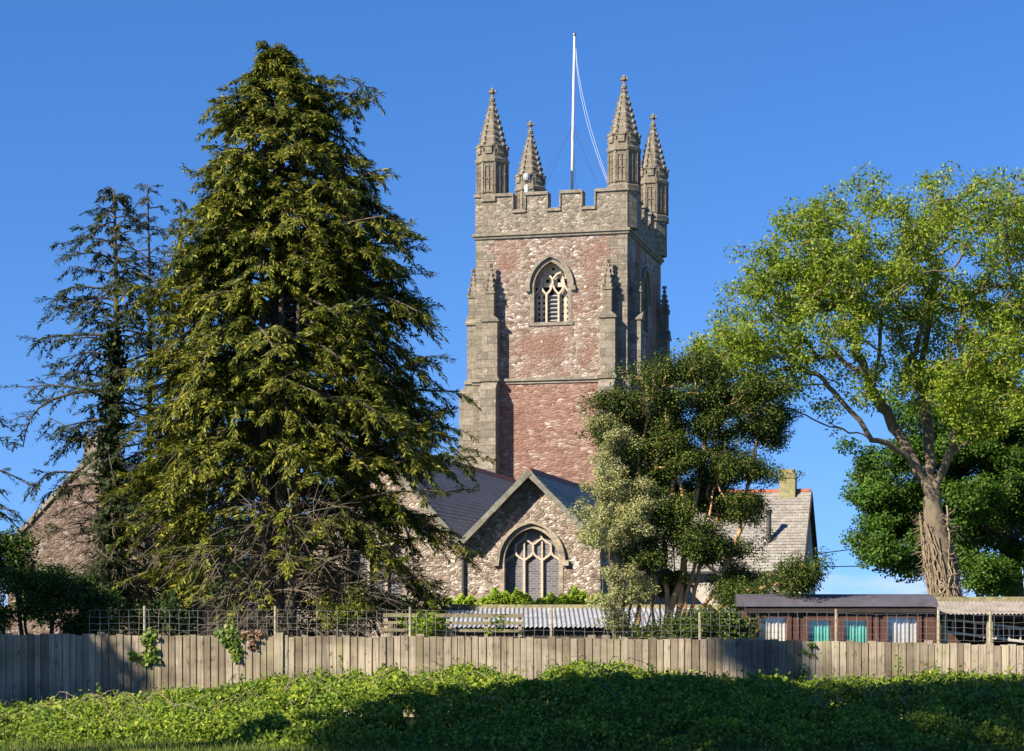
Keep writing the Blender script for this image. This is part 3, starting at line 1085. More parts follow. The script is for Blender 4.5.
for dx, dy in ((-2.4, -3.0), (2.5, -3.1), (-2.4, 3.0), (2.5, 3.0), (.5, 3.6)):
    st.tube([(.06, 0, mid + 1.4), (dx, dy, 1.0)], .008, 4)
st.build('stay_wire', M['steel_wire'], fp)
al = tower.matrix_basis @ Vector((-1.35, -hd + .62, ZC))
an = tag(empty('weather_sensor', al), 'small white radiation shield sensor on mast at battlement', 'sensor')
MB().tube([(0, 0, 0), (0, 0, 1.5)], .025, 6).build('mast', M['lead'], an)
MB().lathe([(.06, .9), (.11, .93), (.11, 1.0), (.08, 1.02), (.12, 1.05), (.12, 1.12), (.08, 1.14), (.11, 1.17), (.11, 1.24), (.05, 1.3)], 10).build('shield', M['white'], an)
MB().lathe([(.05, 1.5), (.15, 1.52), (.18, 1.66), (.16, 1.82), (.07, 1.88)], 10).build('rain_gauge', M['corr'], an)


# ------------------------------------------------------------------ church body, two parallel gables
TC = R(12)
YA = 70.0
ch_loc = ((528.5 - 512) / F * YA, YA, 0)
church = tag(empty('church', ch_loc, -TC), 'stone church body with twin slate gables and traceried windows below the tower', 'church')
OV = .52            # the verge stands this far in front of the wall
zA, zB_, zE = 6.81, 7.95, 4.40
hA, hB = 2.40, 3.16
xB = -hA - hB
sA = (zA - zE) / hA; sB = (zB_ - zE) / hB
wl = MB()
outer = [(xB - hB, .7), (hA, .7), (hA, zE - .12), (0, zA - .22), (-hA, zE - .12), (xB, zB_ - .22), (xB - hB, zE - .12)]
wA = dict(hwid=.98, zs=2.36, zsp=3.72, zap=4.86)
wB = dict(hwid=1.0, zs=2.25, zsp=4.2, zap=5.5)
holes = [arch(0, wA['hwid'], wA['zs'], wA['zsp'], wA['zap']), arch(xB, wB['hwid'], wB['zs'], wB['zsp'], wB['zap'])]
wl.slab(outer, holes, OV, OV + .7)
LEN = 24.0
wl.bb(hA - .6, hA, OV + .7, LEN, .7, zE - .12)
wl.bb(xB - hB, xB - hB + .6, OV + .7, LEN, .7, zE - .12)
wl.build('wall', M['aisle'], church)
for nm, xc, hh, za, lend in (('A', 0, hA, zA, LEN), ('B', xB, hB, zB_, LEN)):
    sl_ = (za - zE) / hh
    ex = .22 if True else 0
    mb = MB()
    zl = zE - ex * sl_
    # right and left slope
    e_r = ex if nm == 'A' else 0
    e_l = ex if nm == 'B' else 0
    mb.courses((xc + hh + e_r, 0, zE - e_r * sl_), (xc + hh + e_r, lend, zE - e_r * sl_), (xc, lend, za), (xc, 0, za), .2)
    mb.courses((xc - hh - e_l, lend, zE - e_l * sl_), (xc - hh - e_l, 0, zE - e_l * sl_), (xc, 0, za), (xc, lend, za), .2)
    # underside
    th = .09
    mb.face([(xc + hh + e_r, 0, zE - e_r * sl_ - th), (xc, 0, za - th), (xc, lend, za - th), (xc + hh + e_r, lend, zE - e_r * sl_ - th)])
    mb.face([(xc - hh - e_l, 0, zE - e_l * sl_ - th), (xc - hh - e_l, lend, zE - e_l * sl_ - th), (xc, lend, za - th), (xc, 0, za - th)])
    rf = mb.build('roof', M['slate'], church)
    rt = MB()
    n = int(lend / .45)
    for k in range(n):
        y0 = k * .45
        jz = random.uniform(-.008, .008)
        rt.slab([(xc - .17, za - .17 + .04), (xc - .13, za - .13 + .02), (xc, za + .0), (xc + .13, za - .13 + .02), (xc + .17, za - .17 + .04), (xc + .03, za + .085 + jz), (xc - .03, za + .085 + jz)], [], y0 + .004, y0 + .446)
    rt.build('ridge_tiles', M['ridge'], rf)
    vg = MB()       # mossy verge: two runs of mitred slate / stone
    for sg in (-1, 1):
        e = ex if (sg > 0) == (nm == 'A') else (-.02 if True else 0)
        L_ = math.hypot(hh + e, (hh + e) * sl_)
        nb = 9
        for k in range(nb):
            t0, t1 = k / nb + .0008, (k + 1) / nb - .0008
            a = Vector((xc + sg * (hh + e) * t0, 0, za - (hh + e) * t0 * sl_)); bq = Vector((xc + sg * (hh + e) * t1, 0, za - (hh + e) * t1 * sl_))
            dj = random.uniform(-.012, .012)
            nrm = Vector((sg * sl_, 0, 1)).normalized()
            vg.beam(a - nrm * .07 + Vector((0, .06 + dj, 0)), bq - nrm * .07 + Vector((0, .06 + dj, 0)), .26, .19 + random.uniform(-.015, .015), up=nrm)
    vg.build('verge', M['verge'], church)


def church_window(xc, wd):
    h_ = wd['hwid']
    e = MB()
    hd_ = arch_path(xc, h_ + .17, wd['zsp'], wd['zap'] + .19, 11)
    e.ribbon(hd_, .10, OV - .14, OV + .05)
    for sx_ in (-1, 1): e.box((xc + sx_ * (h_ + .24), OV - .06, wd['zsp'] - .08), (.2, .18, .18))
    path = [(xc + h_ + .05, wd['zs'])] + arch_path(xc, h_ + .05, wd['zsp'], wd['zap'] + .06, 11) + [(xc - h_ - .05, wd['zs'])]
    e.ribbon(path, .15, OV - .022, OV + .2)
    e.bb(xc - h_ - .16, xc + h_ + .16, OV - .05, OV + .4, wd['zs'] - .14, wd['zs'])
    f = e.build('window', M['dress_pale'], church)
    tr = MB()
    y0, y1 = OV + .24, OV + .40
    w = .085
    d3 = h_ * 2 / 3 * .96; m1 = d3 / 2
    zl = wd['zsp'] + .02; za = wd['zap']; zq = zl + .24; zt = zl + .66
    for sx_ in (-1, 1):
        X = lambda q: xc + sx_ * q
        tr.ribbon([(X(m1), wd['zs']), (X(m1), zl)], w, y0, y1)
        tr.ribbon([(X(m1), zl), (X(m1 - .1), zl + .07), (X(.06), zq - .06), (X(0), zq + .05)], w * .85, y0 + .004, y1 - .004)
        tr.ribbon([(X(m1), zl), (X(m1 + .1), zl + .07), (X(d3 - .06), zq - .06), (X(d3), zq + .05)], w * .85, y0 + .008, y1 - .008)
        tr.ribbon([(X(h_), zl - .02), (X(h_ - .1), zl + .05), (X(d3 + .06), zq - .06), (X(d3), zq + .05)], w * .85, y0 + .012, y1 - .012)
        tr.ribbon([(X(d3), zq), (X(d3), zt - .12)], w * .7, y0 + .016, y1 - .016)
        tr.ribbon([(X(m1), zl + .04), (X(m1), zt)], w * .6, y0 + .03, y1 - .03)
        tr.ribbon([(X(0), zt - .12), (X(m1 * .5), zt), (X(m1), zt + .1), (X(d3 * .78), zt - .03), (X(d3), zt - .12)], w * .75, y0 + .02, y1 - .02)
        tr.ribbon([(X(m1), zt + .08), (X(m1 * .8), za - .16)], w * .7, y0 + .024, y1 - .024)
    tr.ribbon([(xc, zq), (xc, zt - .1)], w * .75, y0 + .002, y1 - .002)
    tr.build('tracery', M['tracery'], f)
    gl = arch(xc, h_ - .01, wd['zs'] + .01, wd['zsp'], wd['zap'] - .01)
    MB().slab(gl, [], OV + .36, OV + .385).build('glass', M['glass'], f)


church_window(0, wA)
church_window(xB, wB)
dp = MB()
dp.tube([(-hA, OV - .09, zE - .55), (-hA, OV - .09, .8)], .055, 8)
dp.box((-hA, OV - .1, zE - .42), (.3, .22, .3), taper=1.15)
dp.build('downpipe', M['lead'], church)


# ------------------------------------------------------------------ houses
# left stone gable among the conifers
YL = 78.0
lh = tag(empty('stone_house', P(92, 605, YL) * Vector((1, 1, 0)) if False else (P(92, 605, YL).x, YL, 0), R(-10)), 'stone gabled building with a stub chimney half hidden behind the left conifers', 'house')
kz = lambda py, Y: H + (HZ - py) / F * Y
za = kz(455, YL); hwL = 3.4; ze = za - 3.45
wl = MB()
win = [(-.2, 2.2), (.7, 2.2), (.7, 3.6), (-.2, 3.6)]
wl.slab([(-hwL, .7), (hwL, .7), (hwL, ze), (0, za - .12), (-hwL, ze)], [win], 0, .6)
wl.bb(-hwL, -hwL + .6, .6, 8, .7, ze); wl.bb(hwL - .6, hwL, .6, 8, .7, ze); wl.bb(-hwL + .6, hwL - .6, 7.4, 8, .7, ze)
wl.build('wall', M['housestone'], lh)
mb = MB()
mb.courses((hwL + .2, .05, ze - .2), (hwL + .2, 8.2, ze - .2), (0, 8.2, za), (0, .05, za), .22)
mb.courses((-hwL - .2, 8.2, ze - .2), (-hwL - .2, .05, ze - .2), (0, .05, za), (0, 8.2, za), .22)
mb.build('roof', M['slate'], lh)
cp = MB()
for sg in (-1, 1):
    for k in range(7):
        t0, t1 = k / 7 + .006, (k + 1) / 7 - .006
        a = Vector((sg * hwL * 1.05 * t0, .12, za + .03 - hwL * 1.05 * t0 * 1.015)); b_ = Vector((sg * hwL * 1.05 * t1, .12, za + .03 - hwL * 1.05 * t1 * 1.015))
        cp.beam(a, b_, .42, .16, up=Vector((sg, 0, 1)).normalized())
cp.build('coping', M['ashlar'], lh)
c_ = MB(); c_.bb(-.33, .33, -.02, .62, za - .7, za + .55); c_.bb(-.4, .4, -.08, .68, za + .55, za + .68)
c_.build('chimney', M['ashlar'], lh)
wn = MB(); wn.slab([(-.2, 2.2), (.7, 2.2), (.7, 3.6), (-.2, 3.6)], [[(-.12, 2.28), (.62, 2.28), (.62, 3.52), (-.12, 3.52)]], .12, .2)
wf = wn.build('window', M['white'], lh)
MB().bb(-.12, .62, .16, .17, 2.28, 3.52).build('pane', M['glass'], wf)

# right house with scantle slate roof, chimney and flue
YH = 80.0
rx = (800 - 512) / F * YH
rh = tag(empty('slate_house', (rx, YH, 0), R(-13.5)), 'house with pale lichened slate roof and squat chimney behind the orange-stemmed tree', 'house')
LEN_H = 11.0; GW = 6.0
zeh = kz(570, YH); zah = kz(490, YH + 2.9)
wl = MB()
winh = [(-3.4, zeh - 1.15), (-1.0, zeh - 1.15), (-1.0, zeh - .35), (-3.4, zeh - .35)]
wl.slab([(-LEN_H, .5), (0, .5), (0, zeh), (-LEN_H, zeh)], [winh], .3, .7)
wl.bb(-LEN_H, 0, GW + .3, GW + .7, .5, zeh)
g0 = len(wl.v)
tmp = MB().slab([(.7, .5), (GW + .3, .5), (GW + .3, zeh), (GW / 2 + .5, zah - .15), (.7, zeh)], [], 0, .4)
wl.v += [(-y, x, z) for x, y, z in tmp.v]; wl.f += [tuple(g0 + k for k in f) for f in tmp.f]
g0 = len(wl.v)
wl.v += [(-LEN_H + .4 - y, x, z) for x, y, z in tmp.v]; wl.f += [tuple(g0 + k for k in f) for f in tmp.f]
wl.build('wall', M['render'], rh)
mb = MB()
ymid = GW / 2 + .5
mb.courses((-LEN_H - .1, 0, zeh - .05), (.12, 0, zeh - .05), (.12, ymid, zah), (-LEN_H - .1, ymid, zah), .17, .022, .01)
mb.courses((.12, GW + 1, zeh - .05), (-LEN_H - .1, GW + 1, zeh - .05), (-LEN_H - .1, ymid, zah), (.12, ymid, zah), .17)
mb.face([(.12, 0, zeh - .14), (-LEN_H - .1, 0, zeh - .14), (-LEN_H - .1, ymid, zah - .09), (.12, ymid, zah - .09)])
rfo = mb.build('roof', M['slate_old'], rh)
rt = MB()
for k in range(int(LEN_H / .4)):
    x0 = .1 - k * .4
    rt.tube([(x0, ymid, zah - .03), (x0 - .392, ymid, zah - .03)], .115, 8)
rt.build('ridge_tiles', M['ridge'], rfo)
c_ = MB()
c_.bb(-1.15, -.5, ymid - .36, ymid + .36, zah - .6, zah + .7); c_.bb(-1.18, -.47, ymid - .39, ymid + .39, zah + .5, zah + .6); c_.bb(-1.10, -.55, ymid - .30, ymid + .30, zah + .7, zah + .88)
c_.build('chimney', M['mossbeam'], rh)
zf = lambda y: zeh + (zah - zeh) * y / ymid
fl = MB(); fl.tube([(-1.35, 1.25, zf(1.25) - .1), (-1.35, 1.25, zf(1.25) + 1.15)], .10, 8); fl.lathe([(.14, zf(1.25) + 1.15), (.14, zf(1.25) + 1.25)], 8, (-1.35, 1.25))
fl.build('flue_pipe', M['lead'], rh)
bd = MB(); bd.beam((.14, -.02, zeh - .16), (.14, ymid, zah - .12), .05, .2); bd.beam((.14, GW + 1.02, zeh - .16), (.14, ymid, zah - .12), .05, .2)
bd.build('bargeboard', M['darkwood'], rh)
gt = MB(); gt.tube([(-LEN_H - .1, -.06, zeh - .1), (.1, -.06, zeh - .1)], .06, 6)
gt.build('gutter', M['lead'], rh)
wn = MB(); wn.slab(winh, [[(-3.32, zeh - 1.07), (-2.25, zeh - 1.07), (-2.25, zeh - .43), (-3.32, zeh - .43)], [(-2.15, zeh - 1.07), (-1.08, zeh - 1.07), (-1.08, zeh - .43), (-2.15, zeh - .43)]], .38, .46)
wf = wn.build('window', M['white'], rh)
MB().bb(-3.32, -1.08, .43, .437, zeh - 1.07, zeh - .43).build('pane', M['glass'], wf)

# overhead cables running off to the right of the house
for k, (a, b_, lab) in enumerate(((P(815, 554, 86), P(1090, 502, 96), 'upper of two thin black cables from the slate house to the right'),
                                  (P(815, 567, 86), P(1090, 545, 96), 'lower of two thin black cables from the slate house to the right'))):
    pts = [a.lerp(b_, t / 16) - Vector((0, 0, .25 * math.sin(PI * t / 16))) for t in range(17)]
    o = MB().tube(pts, .022, 5).build('overhead_cable', M['cable'])
    tag(o, lab, 'cable', 'overhead cables')

# ------------------------------------------------------------------ brown timber hut with curtained windows
YK = 43.6
kx = lambda px, Y: (px - 512) / F * Y
hut = tag(empty('timber_hut', (kx(840, YK), YK, 0)), 'long dark brown timber hut with four curtained windows and felt roof', 'hut')
hx0, hx1 = kx(748, YK) - kx(840, YK), kx(933, YK) - kx(840, YK)
z1, z0_ = kz(606.5, YK), .35
wins = []
for a, b_, top in ((760, 787, 617), (807.5, 831, 620), (843, 867, 620), (887, 917, 617)):
    wins.append((kx(a, YK) - kx(840, YK), kx(b_, YK) - kx(840, YK), kz(652, YK), kz(top, YK)))
wl = MB()
wl.slab([(hx0, z0_), (hx1, z0_), (hx1, z1), (hx0, z1)], [[(a, c), (b_, c), (b_, d), (a, d)] for a, b_, c, d in wins], 0, .08)
wl.bb(hx0, hx0 + .08, .08, 2.3, z0_, z1); wl.bb(hx1 - .08, hx1, .08, 2.3, z0_, z1); wl.bb(hx0 + .08, hx1 - .08, 2.22, 2.3, z0_, z1)
wl.build('wall', M['brownboard'], hut)
bt = MB()
for px in (750, 796, 836, 876, 927):
    x = kx(px, YK) - kx(840, YK); bt.bb(x - .06, x + .06, -.025, -.001, z0_, z1 - .06)
for a, b_ in ((hx0, hx1),):
    bt.bb(a, b_, -.03, -.002, z1 - .07, z1 - .01)
bt.bb(hx0 - .02, hx0 + .1, -.034, -.002, z0_, z1 - .01); bt.bb(hx1 - .1, hx1 + .02, -.034, -.002, z0_, z1 - .01)
bt.build('trim_battens', M['brownframe'], hut)
for k, (a, b_, c, d) in enumerate(wins):
    fr = MB().slab([(a - .09, c - .09), (b_ + .09, c - .09), (b_ + .09, d + .09), (a - .09, d + .09)], [[(a + .012, c), (b_ - .012, c), (b_ - .012, d - .012), (a + .012, d - .012)]], -.045, .02)
    f = fr.build('window', M['brownframe'], hut)
    MB().bb(a, b_, .028, .032, c, d).build('pane', M['pane'], f)
    cu = MB()
    n = 44; cc = []
    for i in range(n + 1):
        t = i / n
        xx = a + (b_ - a) * t
        cc.append((xx, (.06 + .014 * math.sin(t * 46 + k)) + .010 * math.sin(t * 17 + 2 * k)))
    for i in range(n):
        (xa, ya), (xb_, yb_) = cc[i], cc[i + 1]
        cu.face([(xa, ya, c), (xb_, yb_, c), (xb_, yb_ + .01, d - .015), (xa, ya + .01, d - .015)])
    cu.build('curtain', [M['cream'], M['teal'], M['teal'], M['greycurtain']][k], f)
MB().bb(hx0 + .1, hx1 - .1, .3, .33, z0_, z1).build('shade_sheet', M['dark'], hut)  # black sheet added so the inside of the hut stays dark
rf = MB()
pr = []
for k in range(13):
    a = PI * k / 12
    pr.append((-.16 + 1.31 + -1.31 * math.cos(a), math.sin(a) ** .8 * .27))
lo = z1 + .0
for k in range(12):
    (ya, za_), (yb_, zb2) = pr[k], pr[k + 1]
    rf.face([(hx0 - .1, ya, lo + za_), (hx1 + .08, ya, lo + za_), (hx1 + .08, yb_, lo + zb2), (hx0 - .1, yb_, lo + zb2)])
for xx in (hx0 - .1, hx1 + .08):
    rf.face([(xx, y, lo + z) for y, z in pr])
rf.face([(hx0 - .1, -.16, lo), (hx1 + .08, -.16, lo), (hx1 + .08, 2.46, lo), (hx0 - .1, 2.46, lo)])
rf.build('roof', M['felt'], hut, True)
MB().bb(hx0 - .08, hx1 + .06, -.12, -.036, z1 - .13, z1 - .006).build('fascia', M['darkwood'], hut)

# ------------------------------------------------------------------ open lean-to at the right, with a ladder hung inside
YS = 45.0
sh_ = tag(empty('lean_to_shed', (kx(985, YS), YS, 0)), 'open fronted lean-to with mossy corrugated roof beside the brown hut', 'shed')
X = lambda px: kx(px, YS) - kx(985, YS)


def corrugated(mb, x0, x1, y0, z0, y1, z1, pitch=.09, amp=.016, th=.004):
    n = int((x1 - x0) / pitch * 6)
    pr = [(x0 + (x1 - x0) * i / n, amp * math.sin(2 * PI * (x1 - x0) / pitch * i / n)) for i in range(n + 1)]
    for i in range(n):
        (a, ha), (b_, hb) = pr[i], pr[i + 1]
        mb.face([(a, y0, z0 + ha), (b_, y0, z0 + hb), (b_, y1, z1 + hb), (a, y1, z1 + ha)])
    return mb


corrugated(MB(), X(937), X(1100), -.25, kz(614, YS), 2.3, kz(601, YS) + .02).build('roof', M['corr_old'], sh_)
mb = MB()
mb.bb(X(936), X(1101), 2.1, 2.35, kz(602.5, YS) + .03, kz(600, YS) + .08)
mb.build('ridge_beam', M['mossbeam'], sh_)
for px in (944, 989, 1030, 1075):
    MB().bb(X(px) - .055, X(px) + .055, -.1, .01, .4, kz(615, YS) + .01).build('post', M['postwood'], sh_)
for px in (944, 1075):
    MB().bb(X(px) - .055, X(px) + .055, 2.1, 2.2, .4, kz(604, YS)).build('post', M['postwood'], sh_)
MB().bb(X(937), X(1100), -.09, 0.0, kz(615.2, YS) - .08, kz(615.2, YS)).build('front_beam', M['darkwood'], sh_)
MB().bb(X(952), X(1100), 2.22, 2.28, .4, kz(602.5, YS) - .05).build('back_boards', M['brownboard'], sh_)
ld = tag(empty('ladder', (0, 0, 0)), 'pale wooden ladder hung sideways under the lean-to roof', 'ladder')
a0, a1 = P(947, 619, 45.25), P(1060, 633, 45.25); b0_, b1_ = P(947, 632, 45.25), P(1060, 646, 45.25)
for a, b_ in ((a0, a1), (b0_, b1_)):
    MB().beam(a, b_, .05, .055).build('rail', M['ladder'], ld)
for k in range(10):
    t = (k + .5) / 10
    MB().tube([a0.lerp(a1, t), b0_.lerp(b1_, t)], .024, 6).build('rung', M['ladder'], ld)
# things stored under the roof
lg = MB()
for k in range(26):
    x = random.uniform(kx(955, 46.3), kx(1070, 46.3)); z = .8 + random.random() * .75
    lg.tube([(x, 45.8, z), (x + random.uniform(-.5, .5), 46.8, z + random.uniform(-.2, .3))], random.uniform(.03, .07), 6)
tag(lg.build('stored_timber', M['bark_dead']), 'rough timber and sticks piled in the dark behind the ladder', 'timber', kind='stuff')

# ------------------------------------------------------------------ low corrugated shed and rail fence in the middle
YC = 52.0
cs = tag(empty('corrugated_shed', (kx(560, YC), YC, 0)), 'low shed with pale corrugated metal roof behind the board fence', 'shed')
X2 = lambda px: kx(px, YC) - kx(560, YC)
corrugated(MB(), X2(446), X2(745), -.3, kz(627, YC), 2.6, kz(607.5, YC) , .12, .02).build('roof', M['corr'], cs)
mb = MB(); mb.bb(X2(443), X2(747), 2.5, 2.72, kz(608, YC) - .06, kz(604.5, YC)); mb.build('ridge_beam', M['mossbeam'], cs)
mb = MB(); mb.bb(X2(450), X2(742), -.1, 0, .3, kz(628, YC) - .02); mb.build('wall', M['darkwood'], cs)
mb = MB(); mb.bb(X2(450), X2(742), 2.45, 2.5, .3, kz(610, YC)); mb.build('back_wall', M['darkwood'], cs)
YR = 49.5
rf_ = tag(empty('rail_fence', (kx(452, YR), YR, 0)), 'short pale timber rail fence in front of the corrugated shed', 'fence')
X3 = lambda px: kx(px, YR) - kx(452, YR)
for py, w in ((615, .09), (622.5, .07), (630, .07)):
    MB().beam((X3(383), -.04 - (.004 if w < .08 else 0), kz(py, YR)), (X3(523), -.04, kz(py + .8, YR)), .035, w).build('rail', M['rail'], rf_)
for px in (386, 410, 448, 486, 520):
    MB().bb(X3(px) - .045, X3(px) + .045, -.02, .06, .2, kz(613.5, YR)).build('post', M['postwood'], rf_)

# old stone wall topped by bright ivy, in front of the church
YW = 68.4
mb = MB(); mb.bb(kx(405, YW), kx(640, YW), YW, YW + .5, .5, kz(602, YW))
tag(mb.build('churchyard_wall', M['housestone']), 'low stone churchyard wall under a cap of bright ivy', 'wall')
n = 9000
px = RNG.uniform(438, 612, n)
prof = 10 + 4 * np.sin(px * .09) + 3 * np.sin(px * .23 + 1) + 2.5 * np.sin(px * .55)
prof *= np.clip((px - 436) / 22, .25, 1)
hh = RNG.random(n) ** .8
pts = np.stack([(px - 512) / F * YW, YW + RNG.uniform(-.25, .6, n), kz(605.5, YW) + hh * prof / F * YW * 1.0], 1)
nrm = unit(np.stack([RNG.normal(0, .5, n) - .2, -RNG.random(n) - .2, RNG.random(n) + .25], 1))
d = RNG.normal(size=(n, 3)); d[:, 2] -= .4
d = unit(d - nrm * np.sum(d * nrm, 1, keepdims=True))
o = leaf_mesh('wall_ivy', pts, d, nrm, RNG.uniform(.06, .13, n), RNG.uniform(.05, .11, n), M['ivy_bright'])
tag(o, 'bright yellow-green ivy growing along the churchyard wall top', 'ivy')

# ------------------------------------------------------------------ board fence, wire net above it
def fence_line(px):
    """top of the board fence at a picture column: depth and height"""
    t = px / 1024
    Y = 41.0 - 1.6 * t
    py = np.interp(px, [-200, 0, 512, 720, 1024, 1250], [632.5, 634, 637, 638.5, 645, 650])
    return Y, kz(py, Y)


fx0 = fence_line(-140)[0]
bf = tag(empty('board_fence', (0, 40.2, 0)), 'long weathered grey timber board fence across the foreground', 'fence')
bd = MB(); rails = MB()
px = -140.0
k = 0
while px < 1170:
    Y, zt = fence_line(px)
    wpx = 7.2 * 40.2 / Y * random.uniform(.86, 1.12)
    x0, x1 = kx(px, Y), kx(px + wpx, Y)
    gap = random.choice((-.012, -.010, -.006, -.002))
    dy = random.uniform(-.004, .004)
    top = zt + random.uniform(-.028, .016)
    bd.box(((x0 + x1) / 2, Y - 40.2 - .035 + dy, (top - .15) / 2 + .0), (x1 - x0 - gap, .022, top + .15),
           M=Matrix.Rotation(random.uniform(-.006, .006), 4, 'Y') @ Matrix.Rotation(random.uniform(-.24, -.15), 4, 'Z'))
    px += wpx; k += 1
bd.build('boards', M['board'], bf)
for f_ in (.25, .85):
    for pa in range(-140, 1160, 160):
        a, b_ = fence_line(pa), fence_line(pa + 160)
        MB().beam((kx(pa, a[0]), a[0] - 40.2 + .05, a[1] - 1.55 + f_ * 1.45), (kx(pa + 158, b_[0]), b_[0] - 40.2 + .05, b_[1] - 1.55 + f_ * 1.45), .06, .09).build('rail', M['postwood'], bf)
for pp, fr in ((-75, 0), (100, 0), (279.5, 1), (420, 0), (592, 0), (606, 0), (760, 0), (930, 0), (1090, 0)):
    Y, zt = fence_line(pp)
    x = kx(pp, Y)
    yy = Y - 40.2 - (.055 if fr else -.12)
    MB().bb(x - .075, x + .075, yy - .03, yy + .05, -.1, zt + (.06 if fr else .05)).build('post', M['postwood'] if fr else M['board'], bf)

wf_ = tag(empty('wire_fence', (0, 40.6, 0)), 'wire stock net on thin stakes rising above the board fence', 'fence')
for pp, top in ((145, 606), (275, 606), (410, 607), (551, 607), (617, 609), (700, 612), (836, 609), (938, 610), (990, 612)):
    Y, zt = fence_line(pp); Y += .22
    x = kx(pp, Y)
    if pp == 617: continue
    MB().tube([(x, Y - 40.6, -.1), (x + random.uniform(-.01, .01), Y - 40.6, kz(top, Y))], [.03, .027], 7).build('stake', M['postwood'], wf_)
net = MB()
rows = (609.5, 616.5, 623, 629.5, 636)


def net_y(px, py):
    sag = 1.3 * math.sin((px - 145) / 132 * PI) ** 2
    base = np.interp(px, [0, 145, 512, 720, 1024], [-1, 0, .6, 1.5, 5])
    return py + sag * (1 if py < 634 else .5) + base + .35 * math.sin(px * .31 + py)


for py in rows:
    pts = []
    for px in range(88, 1100, 6):
        Y, _ = fence_line(px); Y += .22
        pts.append((kx(px, Y), Y - 40.6 - .035, kz(net_y(px, py), Y)))
    net.tube(pts, .0027, 3, False)
px = 90.0
while px < 1095:
    pts = []
    for py in rows:
        Y, _ = fence_line(px); Y += .22
        q = px + .5 * math.sin(py * 2 + px)
        pts.append((kx(q, Y), Y - 40.6 - .031, kz(net_y(px, py), Y)))
    net.tube(pts, .0027, 3, False)
    px += random.uniform(9.2, 10.4)
net.build('wire_net', M['wire'], wf_)


# ivy hanging over the fence
def ivy_clump(name, blobs, mat, label, n, size=(.06, .12)):
    c = [P(a, b_, fence_line(a)[0] - .12) for a, b_, r in blobs]
    rr = [r / F * 40 for a, b_, r in blobs]
    p, d, nm = clump_leaves([tuple(q) for q in c], rr, n, .9, .15, .4, .5)
    for i, q in enumerate(p):
        pass
    Yf = np.interp((p[:, 0] * F / 40.5 + 512), [0, 1024], [41.0, 39.4]) - .07
    p[:, 1] = np.minimum(Yf, p[:, 1] * .35 + Yf * .65)
    nm = unit(nm + np.array([-.2, -1.0, .2])); d = unit(d - nm * np.sum(d * nm, 1, keepdims=True))
    o = leaf_mesh(name, p, d, nm, RNG.uniform(*size, len(p)), RNG.uniform(size[0] * .9, size[1] * .9, len(p)), mat)
    return tag(o, label, 'ivy')


ivy_clump('ivy_clump', [(146, 638, 7), (152, 634, 6), (150, 648, 8), (152, 658, 6), (145, 660, 5), (134, 655, 4)], M['ivy'], 'pale green ivy clump hanging over the fence near the left stake', 34)
ivy_clump('ivy_clump', [(222, 633, 6), (229, 631, 7), (233, 640, 8), (235, 650, 6), (236, 657, 4), (225, 640, 6)], M['ivy'], 'darker ivy clump over the fence beside withered brown leaves', 40)
ivy_clump('withered_ivy', [(246, 635, 5), (254, 637, 6), (251, 645, 5), (260, 634, 4)], M['dead_leaf'], 'withered brown ivy hanging beside the greener clump on the fence', 26, (.05, .09))
ivy_clump('ivy_clump', [(811, 644, 4), (806, 655, 6), (804, 668, 6), (800, 674, 4)], M['ivy'], 'small leafy sprig climbing the fence below the teal curtains', 14, (.05, .09))


